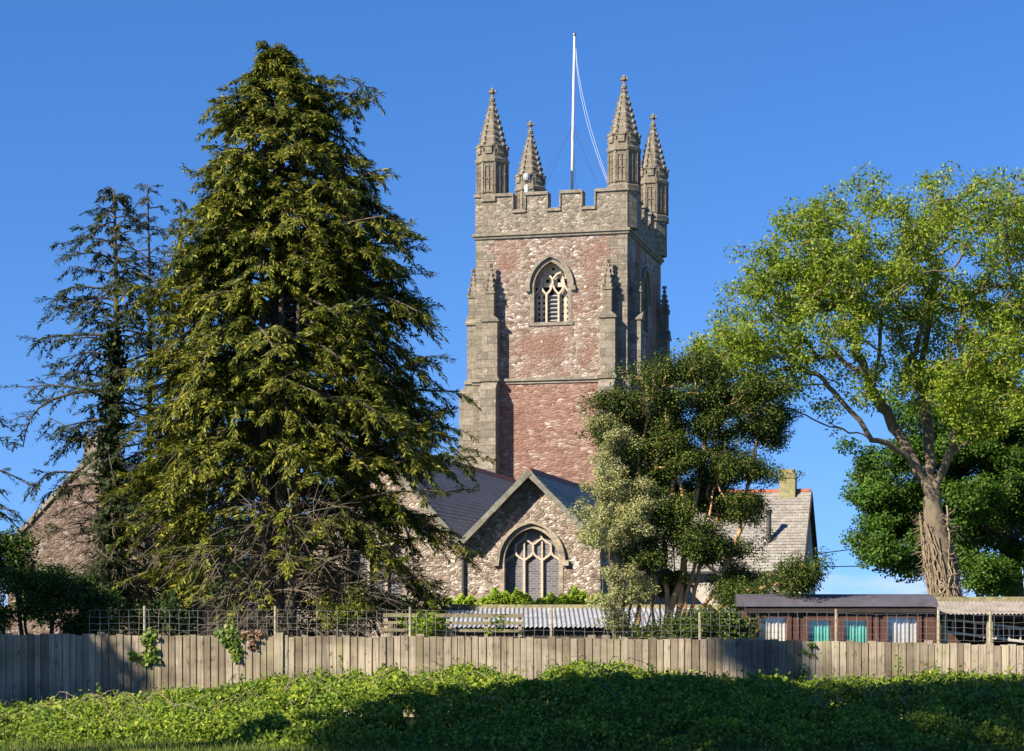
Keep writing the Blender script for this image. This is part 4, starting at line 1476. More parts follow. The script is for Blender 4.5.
# ------------------------------------------------------------------ trees
def conifer(name, base, top, prof, label, n_br, leafmat, barkmat, r_root, bare_to=.3, stems=1, dens=1.0, droop=1.0, spray=1.0, group=None, bare_twigs=40, ratio_y=.8, lean=None, per=18, sel=None):
    """cypress: trunk(s), whorls of drooping boughs carrying fans of foliage.
    prof: list of (height fraction, left reach, right reach) in metres"""
    base = np.array(base, float); top = np.array(top, float)
    root = tag(empty(name, tuple(base)), label, 'tree', group)
    ht = top[2] - base[2]
    hs_ = [p[0] for p in prof]; lf = [p[1] for p in prof]; rt_ = [p[2] for p in prof]
    mb = MB(); dead = MB()
    stem_paths = []
    for s_ in range(stems):
        a = RNG.uniform(0, 2 * PI)
        o0 = np.array([math.cos(a), math.sin(a) * .6, 0]) * (.0 if s_ == 0 else RNG.uniform(.35, .9))
        tp = (top - base) * (1.0 if s_ == 0 else RNG.uniform(.6, .85))
        n = 14
        path = []
        for k in range(n + 1):
            t = k / n
            q = o0 * (1 + .8 * t) * (0 if s_ == 0 else 1) + tp * t + np.array([.12 * math.sin(3 * t + s_), .1 * math.sin(4 * t + s_ * 2), 0]) * t
            path.append(q)
        stem_paths.append(path)
        r0 = r_root * (1 if s_ == 0 else .7)
        mb.tube(path, [r0 * (1 - .93 * (k / n) ** .9) + .012 + (r0 * .3 if k == 0 else 0) for k in range(n + 1)], 9)
    P_, D_, N_, L_, W_ = [], [], [], [], []
    for i in range(n_br):
        f = bare_to * .45 + (1 - bare_to * .45) * ((i + RNG.random()) / n_br) ** .92
        f = min(f, .995)
        az = i * 2.39996 + RNG.normal() * .25
        ca, sa = math.cos(az), math.sin(az)
        reach = np.interp(f, hs_, rt_ if ca > 0 else lf)
        ry = ratio_y * .5 * (np.interp(f, hs_, rt_) + np.interp(f, hs_, lf))
        Lb = math.hypot(reach * ca, ry * sa) * RNG.uniform(.72, 1.06) * (1 + .13 * math.sin(3.1 * az + 9 * f) + .07 * math.sin(23 * f + 2 * az))
        if RNG.random() < .06: Lb *= 1.16
        dirv = np.array([reach * ca, ry * sa, 0]); dirv /= max(np.linalg.norm(dirv), 1e-6)
        sp_ = stem_paths[0]
        kk = f * 14
        k0 = min(13, int(kk)); o = sp_[k0] * (1 - (kk - k0)) + sp_[k0 + 1] * (kk - k0)
        rise = RNG.uniform(-.1, .8) * (1 if f < .8 else 1.5)
        dr = RNG.uniform(.15, 1.0) * droop
        pts = []
        nseg = 7
        wob = RNG.normal(size=3) * .12 * Lb
        for j in range(nseg + 1):
            t = j / nseg
            pts.append(o + dirv * Lb * t + np.array([0, 0, Lb * (rise * t - dr * t * t)]) + wob * math.sin(PI * t) * np.array([1, 1, .4]))
        rb = max(.012, min(.075, .016 * Lb + .008))
        bare = f < bare_to * (.72 if ca > .3 else 1.0) + RNG.normal() * .03
        rb *= .6 if bare else 1
        (dead if bare else mb).tube(pts, [rb * (1 - .8 * j / nseg) + .005 for j in range(nseg + 1)], 5, False)
        side = np.array([-dirv[1], dirv[0], 0])
        # twigs + fans
        n_sp = int(max(3, Lb * 4.6 * dens * (1 if not bare else .45)))
        t0 = .28 if not bare else .62
        for q in range(n_sp):
            t = t0 + (1 - t0) * (q + RNG.random()) / n_sp
            kk = t * nseg; k0 = min(nseg - 1, int(kk))
            c = pts[k0] * (1 - (kk - k0)) + pts[k0 + 1] * (kk - k0)
            sg = 1 if q % 2 else -1
            ln = spray * (1 - .5 * f ** 4) * RNG.uniform(.35, .8) * (.55 + .6 * (1 - abs(t - .6)))
            dv = dirv * RNG.uniform(.35, .9) + side * sg * RNG.uniform(.35, 1.0) * (1 if t < .93 else .3) + np.array([0, 0, RNG.uniform(-.7, .3)])
            dv /= np.linalg.norm(dv)
            end = c + dv * ln + np.array([0, 0, -.28 * ln * droop])
            (dead if bare else mb).tube([c, (c + end) / 2 + np.array([0, 0, .07 * ln]), end], [.011, .008, .004], 3, False)
            if bare and RNG.random() < .35: continue
            m_ = per
            tt = RNG.random(m_) ** .8
            base_p = c + (end - c) * tt[:, None] + np.array([0, 0, .07 * ln]) * (np.sin(PI * tt))[:, None]
            sd = np.where(RNG.random(m_) < .5, -1, 1)
            sv = np.cross(dv, [0, 0, 1.0]); sv /= max(np.linalg.norm(sv), 1e-6)
            dd = dv * .75 + sv * (sd * RNG.uniform(.25, .95, m_))[:, None] + RNG.normal(size=(m_, 3)) * .22
            dd[:, 2] -= (RNG.random(m_) ** 2 * 1.3 + .1) * droop
            nn = np.array([0, 0, 1.0]) + dirv * .55 + RNG.normal(size=(m_, 3)) * .38
            P_.append(base_p + RNG.normal(size=(m_, 3)) * .025); D_.append(dd); N_.append(nn)
            L_.append(RNG.uniform(.10, .23, m_) * spray * (1 - .25 * tt)); W_.append(RNG.uniform(.022, .048, m_) * spray)
    # dead twigs low on the stem
    for i in range(bare_twigs):
        f = RNG.uniform(.05, max(bare_to, .2))
        az = RNG.uniform(0, 2 * PI)
        reach = np.interp(f, hs_, rt_ if math.cos(az) > 0 else lf) * RNG.uniform(.3, .78)
        sp_ = stem_paths[i % stems]
        kk = f * 14; k0 = min(13, int(kk)); o = sp_[k0]
        d = np.array([math.cos(az), math.sin(az) * .8, RNG.uniform(-.25, .5)])
        pts = [o]
        n = 6
        for j in range(n):
            d = d + RNG.normal(size=3) * .16 + np.array([0, 0, -.06]); d /= np.linalg.norm(d)
            pts.append(pts[-1] + d * reach / n)
            if j > 0:
                for _ in range(4):
                    e = d + RNG.normal(size=3) * .6; e /= np.linalg.norm(e)
                    ll = reach * RNG.uniform(.12, .35)
                    dead.tube([pts[-1], pts[-1] + e * ll * .5 + np.array([0, 0, -.03]), pts[-1] + e * ll + np.array([0, 0, -.12 * ll])], [.012, .009, .004], 3, False)
        dead.tube(pts, [.022 * (1 - j / (n + 1)) + .005 for j in range(n + 1)], 4, False)
    mb.build('trunk', barkmat, root, True)
    if dead.v: dead.build('bare_branches', M['bark_dead'], root, True)
    leaf_mesh('crown', np.concatenate(P_), np.concatenate(D_), np.concatenate(N_), np.concatenate(L_), np.concatenate(W_), leafmat, root, .12, .5)
    return root


YT = 54.5
mpx = YT / F


def fr(py, top=45., bot=628.): return (bot - py) / (bot - top)


prof = []
for py, l, r in ((628, 240, 355), (600, 165, 390), (560, 165, 466), (500, 156, 478), (450, 150, 456), (400, 146, 444), (350, 148, 432), (300, 152, 424), (270, 160, 420), (250, 165, 404),
                 (200, 184, 396), (150, 196, 374), (110, 220, 336), (80, 244, 304), (58, 266, 285), (45, 273, 279)):
    prof.append((fr(py), max(.1, (274 - l) * mpx), max(.1, (r - 274) * mpx)))
gzT = gz(0, YT)
conifer('cypress_tree', (P(272, 0, YT).x, YT, gzT), P(275, 47, YT), prof, 'large dense yellow-green cypress, the tallest tree in front of the church', 430,
        M['con_leaf'], M['bark_con'], .30, .32, 4, 1.3, .95, 1.35, None, 190, .62, per=54)

# sparse conifers to the left of it
YL2 = 57.5
mp2 = YL2 / F
prof = [((628 - py) / (628 - 195), max(.1, (112 - l) * mp2), max(.1, (r - 112) * mp2)) for py, l, r in
        ((628, 90, 135), (560, 50, 170), (480, 30, 178), (420, 28, 175), (370, 24, 172), (320, 34, 168), (270, 48, 158), (240, 62, 150), (215, 88, 132), (195, 104, 118))]
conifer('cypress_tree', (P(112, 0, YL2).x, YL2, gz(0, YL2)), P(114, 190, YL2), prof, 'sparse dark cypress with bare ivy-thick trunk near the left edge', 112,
        M['con_shaded'], M['bark_dark'], .20, .36, 1, 1.0, .75, 1.15, None, 130, .7, per=38)
YL3 = 59.0
mp3 = YL3 / F
prof = [((628 - py) / (628 - 188), max(.1, (150 - l) * mp3), max(.1, (r - 150) * mp3)) for py, l, r in
        ((628, 140, 160), (500, 120, 190), (400, 112, 196), (320, 112, 190), (260, 122, 180), (220, 132, 168), (188, 146, 154))]
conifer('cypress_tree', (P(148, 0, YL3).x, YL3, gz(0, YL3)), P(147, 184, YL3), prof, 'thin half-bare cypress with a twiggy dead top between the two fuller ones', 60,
        M['con_shaded'], M['bark_dark'], .13, .5, 1, .42, .6, .8, None, 60, .8, per=24)
for k, (px, topy, Yk) in enumerate(((178, 200, 60.0), (196, 250, 59.0), (164, 300, 58.5))):
    mpk = Yk / F
    prof = [(0, .3, .3), (.4, .75, .75), (.6, 1.0, 1.0), (.8, .7, .7), (1, .1, .1)]
    conifer('cypress_tree', (P(px, 0, Yk).x, Yk, gz(0, Yk)), P(px + 2, topy, Yk), prof,
            ['slender bare-stemmed cypress just left of the tallest tree', 'slim dark cypress stem tucked against the tallest tree', 'short thin cypress stem nearest the sparse dark cypress'][k], 46,
            M['con_shaded'], M['bark_dark'], .19, .55, 1, .5, .7, .8, 'slender cypress stems behind the tallest tree', 40, .8, per=26)
# conifer at the left frame edge
Ye = 56.0
prof = [(0, .5, .5), (.2, 2.2, 2.1), (.5, 2.6, 2.3), (.75, 2.0, 1.9), (1, .2, .2)]
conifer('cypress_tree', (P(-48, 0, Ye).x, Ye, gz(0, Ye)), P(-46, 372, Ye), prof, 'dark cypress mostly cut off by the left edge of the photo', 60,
        M['con_shaded'], M['bark_dark'], .16, .2, 1, .7, .8, .9, None, 20, .8, per=34)

# thick ivy on the bare trunk
c = []
for k in range(46):
    t = k / 45
    q = P(112 + 3 * math.sin(t * 9), 618 - t * 285, YL2 - .15)
    c.append((q.x + RNG.normal() * .05, q.y, q.z))
p, d, nm = clump_leaves(c, [.40 - .14 * (k / 45) for k in range(46)], 110, 1.0, .1, .6, .4)
o = leaf_mesh('trunk_ivy', p, d, nm, RNG.uniform(.09, .16, len(p)), RNG.uniform(.08, .14, len(p)), M['con_shaded'])
tag(o, 'dark ivy sleeve climbing the bare trunk of the sparse left cypress', 'ivy')


def leafy(name, label, cat, root_p, limbs, ells, n_t, leafmat, barkmat, r_root, per, clump_r, leaf, cl_flat=.75, shell=.55, up=.5, seg=.5, wob=.06, group=None,
          extra=None, drop=.2, tip=.008, curl=.35, sides=7, midleaf=0.0, filt=None, boost=None, cluster=None):
    root = tag(empty(name, tuple(root_p)), label, cat, group)
    rp = np.array(root_p, float)
    T = Tree((0, 0, 0))
    for li in limbs:
        par = 0
        pts = [np.array(q, float) - rp for q in li['pts']]
        if 'from' in li:
            q = np.array(li['from'], float) - rp
            par = int(np.argmin(np.linalg.norm(np.array(T.p) - q, axis=1)))
        T.path(pts, par, 4, li.get('wob', .03), li.get('open', True))
    for i in range(len(T.open)):
        if T.p[i][2] < li_min: T.open[i] = False
    if cluster:
        cc_ = in_ellipsoids(ells, cluster[0], cluster[2])
        tg = cc_[RNG.integers(0, len(cc_), n_t)] + RNG.normal(size=(n_t, 3)) * np.array([1, 1, cluster[3] if len(cluster) > 3 else .55]) * cluster[1] * (.6 + .8 * RNG.random((n_t, 1))) - rp
    else:
        tg = in_ellipsoids(ells, n_t, shell) - rp
    if filt is not None: tg = tg[[filt(q + rp) for q in tg]]
    ends = T.grow(tg, wob, seg, curl)
    T.mesh('trunk', barkmat, root, r_root, tip, sides, boost)
    cc = [T.p[e] for e in ends]
    if midleaf > 0:
        for e in ends:
            if RNG.random() < midleaf:
                q = T.par[T.par[e]] if T.par[e] >= 0 else e
                if q > 0: cc.append(T.p[q] + RNG.normal(size=3) * .1)
    cr_ = RNG.uniform(clump_r[0], clump_r[1], len(cc))
    p, d, nm = clump_leaves(cc, cr_, np.maximum(6, (per * (cr_ / np.mean(clump_r)) ** 2)).astype(int), cl_flat, up, .55, drop)
    leaf_mesh('crown', p, d, nm, RNG.uniform(leaf[0], leaf[1], len(p)), RNG.uniform(leaf[2], leaf[3], len(p)), leafmat, root, .08)
    return root


# ash tree on the right
YQ = 60.0
li_min = 3.2
A = lambda px, py, dy=0: tuple(P(px, py, YQ + dy))
rootA = (P(946, 605, YQ).x, YQ, gz(0, YQ) - .1)
limbs = [
    dict(pts=[A(946, 600), A(940, 560), A(934, 520), A(932, 492)], wob=.02),
    dict(pts=[A(915, 466, -.3), A(900, 452, -.6), A(872, 438, -1.2), A(840, 430, -1.6), A(806, 416, -1.8), A(778, 405, -2), A(758, 394, -2.2)], **{'from': A(932, 492)}),
    dict(pts=[A(908, 452, .3), A(890, 420, .5), A(872, 392, .2), A(862, 362, 0), A(842, 340, -.4), A(815, 322, -.8)], **{'from': A(930, 485)}),
    dict(pts=[A(878, 360, .6), A(880, 320, .8), A(884, 280, 1)], **{'from': A(872, 392, .2)}),
    dict(pts=[A(930, 450, .4), A(926, 410, .8), A(920, 370, .8), A(928, 330, .6), A(930, 280, .4)], **{'from': A(932, 492)}),
    dict(pts=[A(905, 340, -.4), A(895, 300, -.8)], **{'from': A(920, 370, .8)}),
    dict(pts=[A(948, 455, -.3), A(958, 420, -.6), A(968, 385, -.6), A(960, 340, -.6), A(972, 300, -.4)], **{'from': A(934, 500)}),
    dict(pts=[A(985, 400, .3), A(1005, 375, .6), A(1022, 345, .8), A(1050, 310, 1)], **{'from': A(958, 420, -.6)}),
    dict(pts=[A(1000, 420, -1.2), A(1030, 395, -1.6), A(1070, 370, -1.8)], **{'from': A(948, 455, -.3)}),
    dict(pts=[A(842, 400, -1.6), A(815, 375, -2), A(785, 360, -2.2), A(752, 350, -2.4)], **{'from': A(872, 438, -1.2)}),
]
ells = [E(925, 250, YQ, 135, 76, 3.6), E(850, 265, YQ - .5, 95, 66, 3.0), E(1000, 265, YQ, 110, 82, 3.6), E(780, 318, YQ - 1.6, 74, 50, 2.2), E(808, 258, YQ - .8, 52, 48, 2.2, 3200), E(752, 300, YQ - 1.6, 38, 34, 1.6, 1300), E(728, 356, YQ - 2.2, 40, 38, 1.4, 2000),
        E(1005, 380, YQ - 2.0, 62, 58, 1.6, 6500), E(945, 375, YQ - 1.5, 45, 40, 1.6, 1300), E(840, 370, YQ - 2, 60, 45, 1.6, 1300), E(1095, 310, YQ, 100, 95, 3.4, 6500), E(870, 335, YQ, 70, 45, 2.4, 1500), E(955, 330, YQ, 60, 50, 2.4, 2000), E(778, 396, YQ - 2, 42, 20, 1.0, 500), E(745, 420, YQ - 2.2, 22, 14, .8, 150), E(690 + 40, 345, YQ - 2.2, 40, 26, 1.2, 800)]
leafy('ash_tree', 'tall spreading ash tree with airy yellow-green crown and gnarled trunk', 'tree', rootA, limbs, ells, 1900, M['ash_leaf'], M['bark_ash'], .27, 42, (.16, .36),
      (.085, .165, .04, .072), .85, .3, .45, .5, .09, drop=.35, tip=.010, midleaf=.3, cluster=(900, .28, .3, .7), sides=10, boost=([0, 1, 3, 3.8, 4.6], [.54, .45, .41, .36, .2]))
ash = [o for o in COL.objects if o.name.startswith('ash_tree')][0]
vn_ = MB()
for k in range(48):
    a0 = RNG.uniform(0, 2 * PI); tw = RNG.normal() * .7
    z0v, z1v = RNG.uniform(-.1, 1.6), RNG.uniform(1.8, 4.4)
    pts = []
    for j in range(12):
        t = j / 11
        z = z0v + (z1v - z0v) * t
        wz = z + rootA[2]
        py = HZ - (wz - H) * F / YQ
        cxp = np.interp(py, [492, 520, 560, 600], [932, 934, 940, 946])
        r = np.interp(z, [0, 1, 3, 4.4], [.56, .47, .43, .38]) + RNG.uniform(-.01, .05)
        a = a0 + tw * t + RNG.normal() * .08
        pts.append((P(cxp, py, YQ).x - rootA[0] + r * math.cos(a), r * math.sin(a), z))
    vn_.tube(pts, RNG.uniform(.010, .032), 5, False)
for k in range(320):
    z = RNG.uniform(.2, 4.2); a = RNG.uniform(0, 2 * PI)
    wz = z + rootA[2]; py = HZ - (wz - H) * F / YQ
    cxp = np.interp(py, [492, 520, 560, 600], [932, 934, 940, 946])
    r = np.interp(z, [0, 1, 3, 4.4], [.56, .47, .43, .38])
    o = np.array([P(cxp, py, YQ).x - rootA[0] + r * math.cos(a), r * math.sin(a), z])
    d = np.array([math.cos(a), math.sin(a), RNG.uniform(-.8, .9)]) * RNG.uniform(.12, .4)
    vn_.tube([o, o + d * .6, o + d + RNG.normal(size=3) * .06], [.012, .009, .005], 3, False)
vn_.build('dead_vines', M['bark_vine'], ash, True)

# dense sycamore behind it
YY = 74.0
li_min = 1.5
B = lambda px, py, dy=0: tuple(P(px, py, YY + dy))
rootS = (P(1012, 605, YY).x, YY, gz(0, YY))
leafy('sycamore_tree', 'dense deep green sycamore behind the ash trunk at the right edge', 'tree', rootS,
      [dict(pts=[B(1012, 590), B(1008, 540), B(1004, 480), B(1000, 430)]), dict(pts=[B(975, 520), B(930, 500), B(895, 480)], **{'from': B(1008, 545)}), dict(pts=[B(1040, 520), B(1080, 490)], **{'from': B(1008, 545)})],
      [E(905, 478, YY, 40, 42, 2.0, 3400), E(900, 535, YY, 38, 38, 1.8, 3000), E(935, 430, YY, 45, 40, 2.2), E(990, 500, YY, 62, 84, 3.2), E(985, 420, YY, 60, 50, 2.6), E(985, 562, YY - 1, 34, 34, 2.0), E(1060, 480, YY, 70, 100, 3.2)],
      640, M['syc_leaf'], M['bark_dark'], .4, 300, (.3, .6), (.07, .14, .06, .12), .7, .4, .5, .7, .06, drop=.5, cluster=(140, .5, .4))

# myrtle: many orange stems, dark clumped foliage
YM = 47.0
li_min = 1.0
C_ = lambda px, py, dy=0: tuple(P(px, py, YM + dy))
rootM = (P(672, 605, YM).x, YM, .05)
limbs = []
stems = [[(640, 640), (640, 600), (634, 560), (632, 520), (628, 470), (630, 430)],
         [(655, 640), (652, 600), (645, 555), (642, 505), (640, 455), (650, 410)],
         [(664, 640), (668, 600), (664, 560), (668, 510), (676, 460), (668, 410)],
         [(676, 640), (680, 600), (684, 560), (690, 520), (700, 480), (705, 430), (700, 390)],
         [(684, 640), (692, 605), (700, 570), (712, 530), (726, 490), (740, 450), (738, 410)],
         [(690, 640), (705, 605), (722, 575), (736, 540), (744, 505), (752, 470), (756, 430)],
         [(648, 640), (656, 590), (656, 540), (660, 480), (664, 440)],
         [(696, 640), (716, 612), (744, 592), (772, 586), (792, 576), (800, 566)],
         [(670, 640), (676, 595), (674, 545), (684, 490), (690, 440)],
         [(659, 640), (660, 606), (652, 572), (650, 530), (654, 480)],
         [(681, 640), (686, 600), (694, 566), (708, 520), (716, 470)],
         [(666, 640), (672, 606), (682, 570), (686, 530), (680, 480)],
         [(693, 640), (712, 606), (728, 568), (742, 532), (758, 500)],
         [(645, 640), (646, 604), (640, 572), (646, 530)]]
for s_ in stems:
    dy = RNG.uniform(-.5, .5)
    limbs.append(dict(pts=[C_(s_[0][0], 640, dy * .3)] + [C_(a, b_, (dy if s_[-1][0] < 790 else -3.4) * (i + 1) / 5) for i, (a, b_) in enumerate(s_[1:])], wob=.018))
ells = [E(640, 405, YM, 40, 34, .9), E(690, 385, YM, 48, 30, 1.0), E(740, 410, YM, 38, 36, .9), E(660, 440, YM, 48, 26, .9), E(735, 460, YM, 42, 24, .9), E(690, 470, YM - .3, 30, 16, .7, 350),
        E(640, 480, YM, 28, 20, .7, 400), E(680, 525, YM - .6, 32, 20, .6, 600), E(700, 540, YM - .6, 20, 20, .5, 250), E(640, 555, YM - .5, 18, 14, .5, 220), E(668, 575, YM + .3, 26, 18, .4, 330), E(640, 505, YM - .2, 26, 22, .5, 420), E(735, 530, YM, 22, 26, .6, 300), E(765, 425, YM, 18, 28, .7, 350),
        E(742, 505, YM - .2, 20, 14, .6, 250), E(778, 566, YM - 2.4, 24, 14, .6, 330), E(800, 585, YM - 3.2, 15, 18, .5, 300), E(758, 590, YM - 1.6, 18, 14, .5, 240), E(690, 505, YM + .8, 46, 24, .4, 700), E(728, 565, YM + .5, 24, 24, .4, 380), E(735, 600, YM - .8, 24, 18, .4, 300), E(705, 625, YM - .9, 36, 10, .4, 260), E(612, 420, YM, 16, 26, .6, 250)]
leafy('myrtle_tree', 'many-stemmed tree with orange bark and dark clumped leaves before the tower', 'tree', rootM, limbs, ells, 2050, M['myr_leaf'], M['bark_myrtle'], .15, 130, (.13, .30),
      (.036, .062, .026, .044), .75, .2, .6, .4, .08, drop=.1, tip=.007, cluster=(190, .19, .2))

# variegated shrub beside it
YV = 46.3
D_ = lambda px, py, dy=0: tuple(P(px, py, YV + dy))
rootV = (P(618, 605, YV).x, YV, .05)
limbs = [dict(pts=[D_(x0, 638), D_(x1, 590), D_(x2, 540), D_(x3, 490)], wob=.02) for x0, x1, x2, x3 in
         ((608, 604, 598, 596), (614, 612, 610, 606), (620, 622, 620, 616), (626, 632, 634, 630), (632, 640, 642, 644))]
li_min = .9
ells = [E(608, 500, YV, 22, 30, .6), E(612, 540, YV, 28, 26, .6), E(634, 520, YV, 20, 36, .6), E(612, 455, YV, 16, 30, .5, 520), E(596, 525, YV, 14, 18, .4, 300), E(625, 580, YV, 24, 20, .5, 260), E(604, 425, YV + .3, 10, 16, .4, 120), E(614, 608, YV, 22, 20, .5, 300)]
leafy('variegated_shrub', 'tall pale cream-variegated shrub leaning against the left of the orange-stemmed tree', 'shrub', rootV, limbs, ells, 420, M['var_leaf'], M['bark_dead'], .09, 110, (.08, .18),
      (.036, .062, .02, .036), .9, .1, .5, .35, .07, drop=.2, tip=.006, cluster=(80, .17, .2))

# shrubs behind the fences
li_min = .2


def bush(label, lobes, Y, mat, n_t, per, leaf, rr=(.2, .4), bark='bark_dark', name='shrub', group=None, base=None):
    pxc = sum(l[0] for l in lobes) / len(lobes)
    rp = (P(pxc, 0, Y).x, Y, gz(0, Y))
    es = [E(a, b_, Y + (c[4] if len(c) > 4 else 0), c[2], c[3], c[2] / F * Y * .8) for c in lobes for a, b_ in ((c[0], c[1]),)]
    lim = []
    for e in es:
        q = e[0]
        lim.append(dict(pts=[((q[0] + rp[0]) / 2, (q[1] + rp[1]) / 2, max(rp[2] + .15, q[2] * .55 + rp[2] * .2)), (q[0], q[1], max(rp[2] + .3, q[2]))]))
    return leafy(name, label, 'shrub', rp, lim, es, n_t, mat, M[bark], .1, per, rr, leaf, .8, .35, .5, .4, .07, group, drop=.2, tip=.007, cluster=(max(8, n_t // 7), .22 * Y / 50, .4))


bush('dark glossy laurel bush with a few yellow leaves behind the fence at far left', [(20, 590, 40, 40), (60, 600, 34, 34), (-20, 580, 40, 56), (10, 555, 24, 22), (85, 615, 16, 20)], 44, M['laurel'], 260, 130, (.05, .10, .03, .055), (.16, .32))
bush('dark evergreen shrub added to stand for the gloom under the sparse left cypress', [(110, 585, 40, 40), (150, 600, 40, 34), (60, 600, 32, 30)], 60, M['shrub'], 130, 70, (.1, .18, .06, .11), (.3, .5))  # added dark leaves standing in for the conifers' own shade
bush('tall dark evergreen added as the shade in the gap between the left house and the tallest cypress', [(150, 510, 40, 60), (205, 480, 36, 60), (180, 560, 50, 50)], 65, M['shrub'], 260, 90, (.08, .15, .05, .09), (.3, .5), name='shade_shrub')  # added dark mass in place of the shade between the trunks
bush('wide dark shrub added for the shade behind the trunks of the tallest cypress', [(235, 575, 50, 50), (290, 590, 45, 40), (330, 600, 30, 30)], 64, M['shrub'], 170, 70, (.1, .18, .06, .11), (.3, .5))  # added dark filler for the shade inside the big cypress
bush('low dark shrub under the left church window', [(370, 612, 26, 15), (405, 612, 22, 13)], 61, M['shrub'], 70, 60, (.08, .14, .05, .09), (.2, .35))
bush('small sunlit olive shrub right of the tallest cypress trunk', [(335, 610, 14, 12), (348, 602, 8, 10)], 52, M['con_leaf'], 40, 50, (.06, .11, .03, .05), (.14, .24))
bush('bright climbing plant tangled in the short rail fence', [(424, 624, 10, 9), (438, 626, 9, 7), (496, 628, 9, 6)], 49.1, M['bramble'], 45, 40, (.06, .10, .04, .07), (.1, .2))
bush('leafy shrub at the foot of the orange-stemmed tree beside the hut', [(738, 622, 14, 16), (728, 630, 12, 12), (664, 632, 12, 9)], 42.6, M['myr_leaf'], 60, 60, (.05, .09, .035, .06), (.14, .24))
bush('small dark bush behind the wire net with grey-blue leaves', [(164, 618, 11, 10), (172, 610, 8, 8)], 46, M['shrub'], 24, 36, (.08, .14, .05, .08), (.14, .24))

# ------------------------------------------------------------------ trees standing left of the view, whose shade falls over the foreground
li_min = 3
for k, (x, y, zt, rx_, n_t, lab) in enumerate((
        (-12.2, 18.6, 19.9, 4.2, 270, 'tall leafy tree left of the view, nearest to the viewer'),
        (-17.6, 19.0, 20.5, 2.7, 190, 'tall leafy tree left of the view, second from the viewer'),
        (-20.9, 19.4, 24.9, .6, 42, 'tallest leafy tree of the row left of the view'),
        (-28.0, 19.0, 15.3, 3.6, 240, 'short leafy tree at the far end of the row left of the view'),
        (-24.3, 31.0, 15.6, 2.8, 300, 'round leafy tree shading the left end of the board fence'))):
    lo_ = (9.5, 13.5, 19.4, 7.5, 8.2)[k]
    ce = ((x, y, (zt + lo_) / 2), (rx_, rx_ * .8, (zt - lo_) / 2), 1)
    small = k == 2
    leafy('shade_tree', lab, 'tree', (x, y, gz(x, y)), [dict(pts=[(x, y, 3.5), (x + .2, y, lo_), (x, y, zt - 2)])], [ce], n_t, M['syc_leaf'], M['bark_dark'], .35, 30 if small else 60, (.25, .4) if small else (.5, .8), (.25, .4, .2, .32), .8, .1, .5, .8, .05,
          'trees left of the view', drop=.4)

# ------------------------------------------------------------------ bramble bank and grass in the foreground
def bank_top(x):
    """height of the bramble bank at the fence"""
    px = x / 38.0 * F + 512
    py = np.interp(px, [-200, 0, 60, 130, 200, 260, 330, 400, 450, 500, 545, 580, 640, 690, 760, 830, 880, 930, 1024, 1250],
                   [712, 712, 711, 703, 700, 690, 682, 676, 675, 682, 675, 670, 677, 682, 680, 687, 684, 680, 679, 679])
    return H + (HZ - py) / F * 38.5


n = 260000
x = RNG.uniform(-12.5, 12.5, n); y = RNG.uniform(29.9, 39.9, n)
y = 39.75 - (39.75 - y) * RNG.random(n) ** .12
px = x / y * F + 512
front = np.interp(px, [-200, 0, 150, 260, 380, 470, 600, 1024], [32.6, 32.5, 32.2, 31.7, 31.2, 30.6, 30.2, 30.1])
keep = y > front + RNG.normal(0, .25, n)
x, y, front = x[keep], y[keep], front[keep]
n = len(x)
t = np.clip((y - front) / (38.3 - front), 0, 1)
shape = np.sin(t * PI / 2) ** .8
nd = 760
dx_, dy_, dr_ = RNG.uniform(-12.5, 12.5, nd), RNG.uniform(30.0, 39.6, nd), RNG.uniform(.2, .55, nd)
dome = np.full(n, -.35)
for a_, b_, r_ in zip(dx_, dy_, dr_):
    q = 1 - ((x - a_) ** 2 + (y - b_) ** 2) / (r_ * r_)
    ok = q > 0
    dome[ok] = np.maximum(dome[ok], np.sqrt(q[ok]) * r_ * RNG.uniform(.6, 1.0) - .12)
lump = dome * .8 + .05 * np.sin(x * 9 + y * 7)
hgt_ = np.array([bank_top(v) for v in x]) * shape * .89 + lump * (.45 + .45 * shape)
z = hgt_ - RNG.random(n) ** 2.6 * .28
# shoots standing up out of the bank
sho = RNG.random(n) < .03
z = np.where(sho, hgt_ + RNG.random(n) * .14, z)
keep = z > .02
x, y, z = x[keep], y[keep], z[keep]
n = len(x)
pts = np.stack([x, y, z], 1)
nrm = unit(np.stack([RNG.normal(0, .6, n) - .1, RNG.normal(-.55, .55, n), RNG.random(n) * .9 + .15], 1))
d = RNG.normal(size=(n, 3)); d[:, 2] -= .35
d = unit(d - nrm * np.sum(d * nrm, 1, keepdims=True))
big = .85 + .4 * (np.sin(x * 1.9 + 2) * np.sin(y * 2.3 + x) > .2)
o = leaf_mesh('bramble_bank', pts, d, nrm, RNG.uniform(.04, .10, n) * big, RNG.uniform(.03, .07, n) * big, M['bramble'], None, .1)
tag(o, 'tangled green bramble bank along the foot of the board fence', 'brambles', kind='stuff')

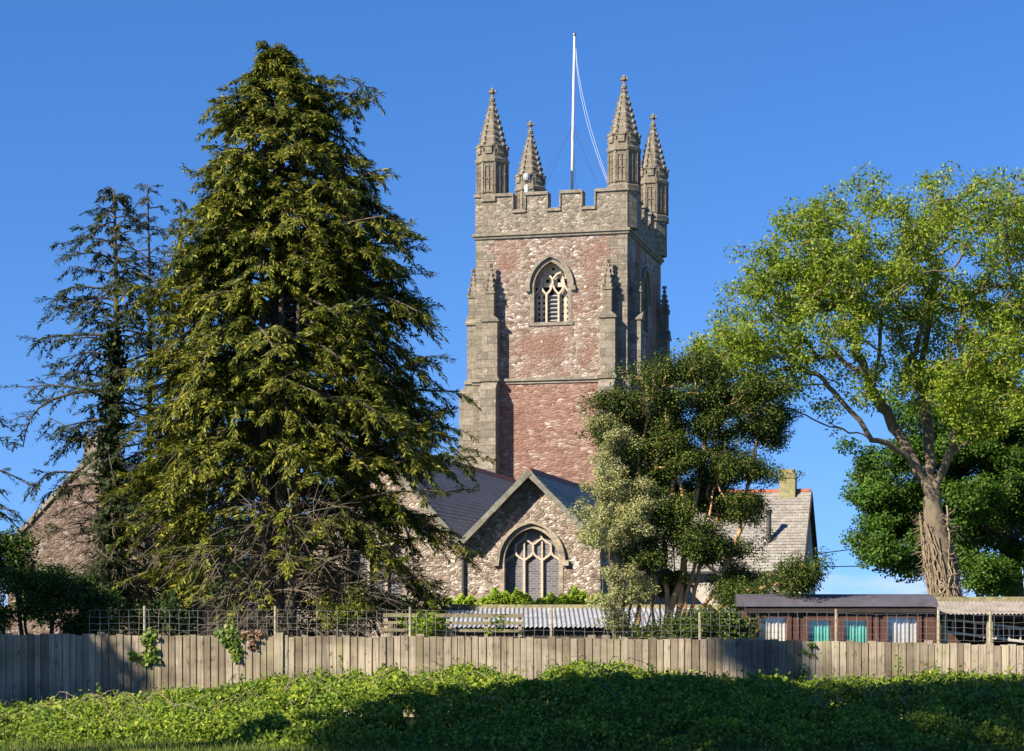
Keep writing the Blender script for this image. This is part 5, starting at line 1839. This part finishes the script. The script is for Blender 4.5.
# tall stems (nettles, bramble shoots) against the boards
shoots = [(100, 712, 682, 'thin nettle stem before the shaded left boards'), (57, 714, 696, 'short nettle stem at the far left of the fence foot'), (345, 690, 655, 'bramble shoot rising right of the wide fence post'),
          (468, 680, 663, 'bramble shoot above the middle of the bank'), (900, 690, 655, 'tall bramble shoot before the boards below the hut'),
          (937, 690, 662, 'bushy bramble shoot near the right end of the hut'), (655, 682, 664, 'small bramble shoot below the orange-stemmed tree'), (240, 700, 672, 'weedy stem under the darker ivy clump')]
for k in range(46):
    q = random.uniform(5, 1020)
    top_ = HZ - (bank_top((q - 512) / F * 38.5) - H) * F / 38.5
    shoots.append((q, top_ + 8, top_ - random.uniform(2, 13), 'short leafy stem sticking up from the top of the bramble bank'))
for k, (px, py0, py1, lab) in enumerate(shoots):
    Yk = 39.0 if k < 8 else random.uniform(37.6, 39.0)
    a = P(px, py0, Yk); b_ = P(px + random.uniform(-4, 4), py1, Yk)
    root = tag(empty('bramble_shoot', a), lab, 'plant', 'stems against the fence' if k < 8 else 'short stems along the bramble bank')
    L_ = (b_ - a)
    MB().tube([(0, 0, -.1), L_ * .5 + Vector((.02, 0, 0)), L_], [.009, .007, .004], 4).build('stem', M['ivy'], root)
    n = 34 if k < 8 else 26
    t = RNG.random(n)
    pp = np.array(L_)[None] * t[:, None] + RNG.normal(size=(n, 3)) * .025
    dd = RNG.normal(size=(n, 3)); dd[:, 2] -= .2
    nn = RNG.normal(size=(n, 3)) + np.array([0, -.5, .7])
    leaf_mesh('leaves', pp, dd, nn, RNG.uniform(.06, .12, n) * (1.15 - .5 * t), RNG.uniform(.035, .06, n), M['bramble'], root)

# arching canes over the bank
cn = MB()
for k in range(190):
    x0 = random.uniform(-11, 11); y0 = random.uniform(33.5, 38.8)
    a = random.uniform(0, 2 * PI); L_ = random.uniform(.4, 1.1)
    t_y = min(1, max(0, (y0 - 31.5) / 6.5))
    zb = bank_top(x0) * math.sin(t_y * PI / 2) ** .8 * .92
    pts = []
    for j in range(7):
        t = j / 6
        pts.append((x0 + math.cos(a) * L_ * t, y0 + math.sin(a) * L_ * t * .6, zb - .15 + .55 * L_ * math.sin(PI * t * .8) * random.uniform(.9, 1.1)))
    cn.tube(pts, [.009 - .001 * j for j in range(7)], 4, False)
o = cn.build('bramble_canes', M['bark_vine'])
tag(o, 'brown arching canes tangled through the bramble bank', 'brambles', kind='stuff')

# rough grass
n = 42000
x = RNG.uniform(-11, 11, n); y = RNG.uniform(29, 35, n)
px = x / y * F + 512
front = np.interp(px, [-200, 0, 150, 260, 380, 470, 600, 1024], [34.0, 33.8, 33.4, 32.8, 32.0, 31.4, 31.0, 30.9])
keep = y < front
x, y = x[keep], y[keep]; n = len(x)
pts = np.stack([x, y, np.full(n, -.01)], 1)
d = np.stack([RNG.normal(0, .35, n), RNG.normal(0, .35, n), np.ones(n)], 1)
nrm = unit(np.stack([RNG.normal(0, 1, n), RNG.normal(-.6, .6, n), np.full(n, .1)], 1))
o = leaf_mesh('grass', pts, d, nrm, RNG.uniform(.05, .15, n), RNG.uniform(.010, .02, n), M['grass'], None, 0, .3)
tag(o, 'rough grass in front of the bramble bank', 'grass', kind='stuff')
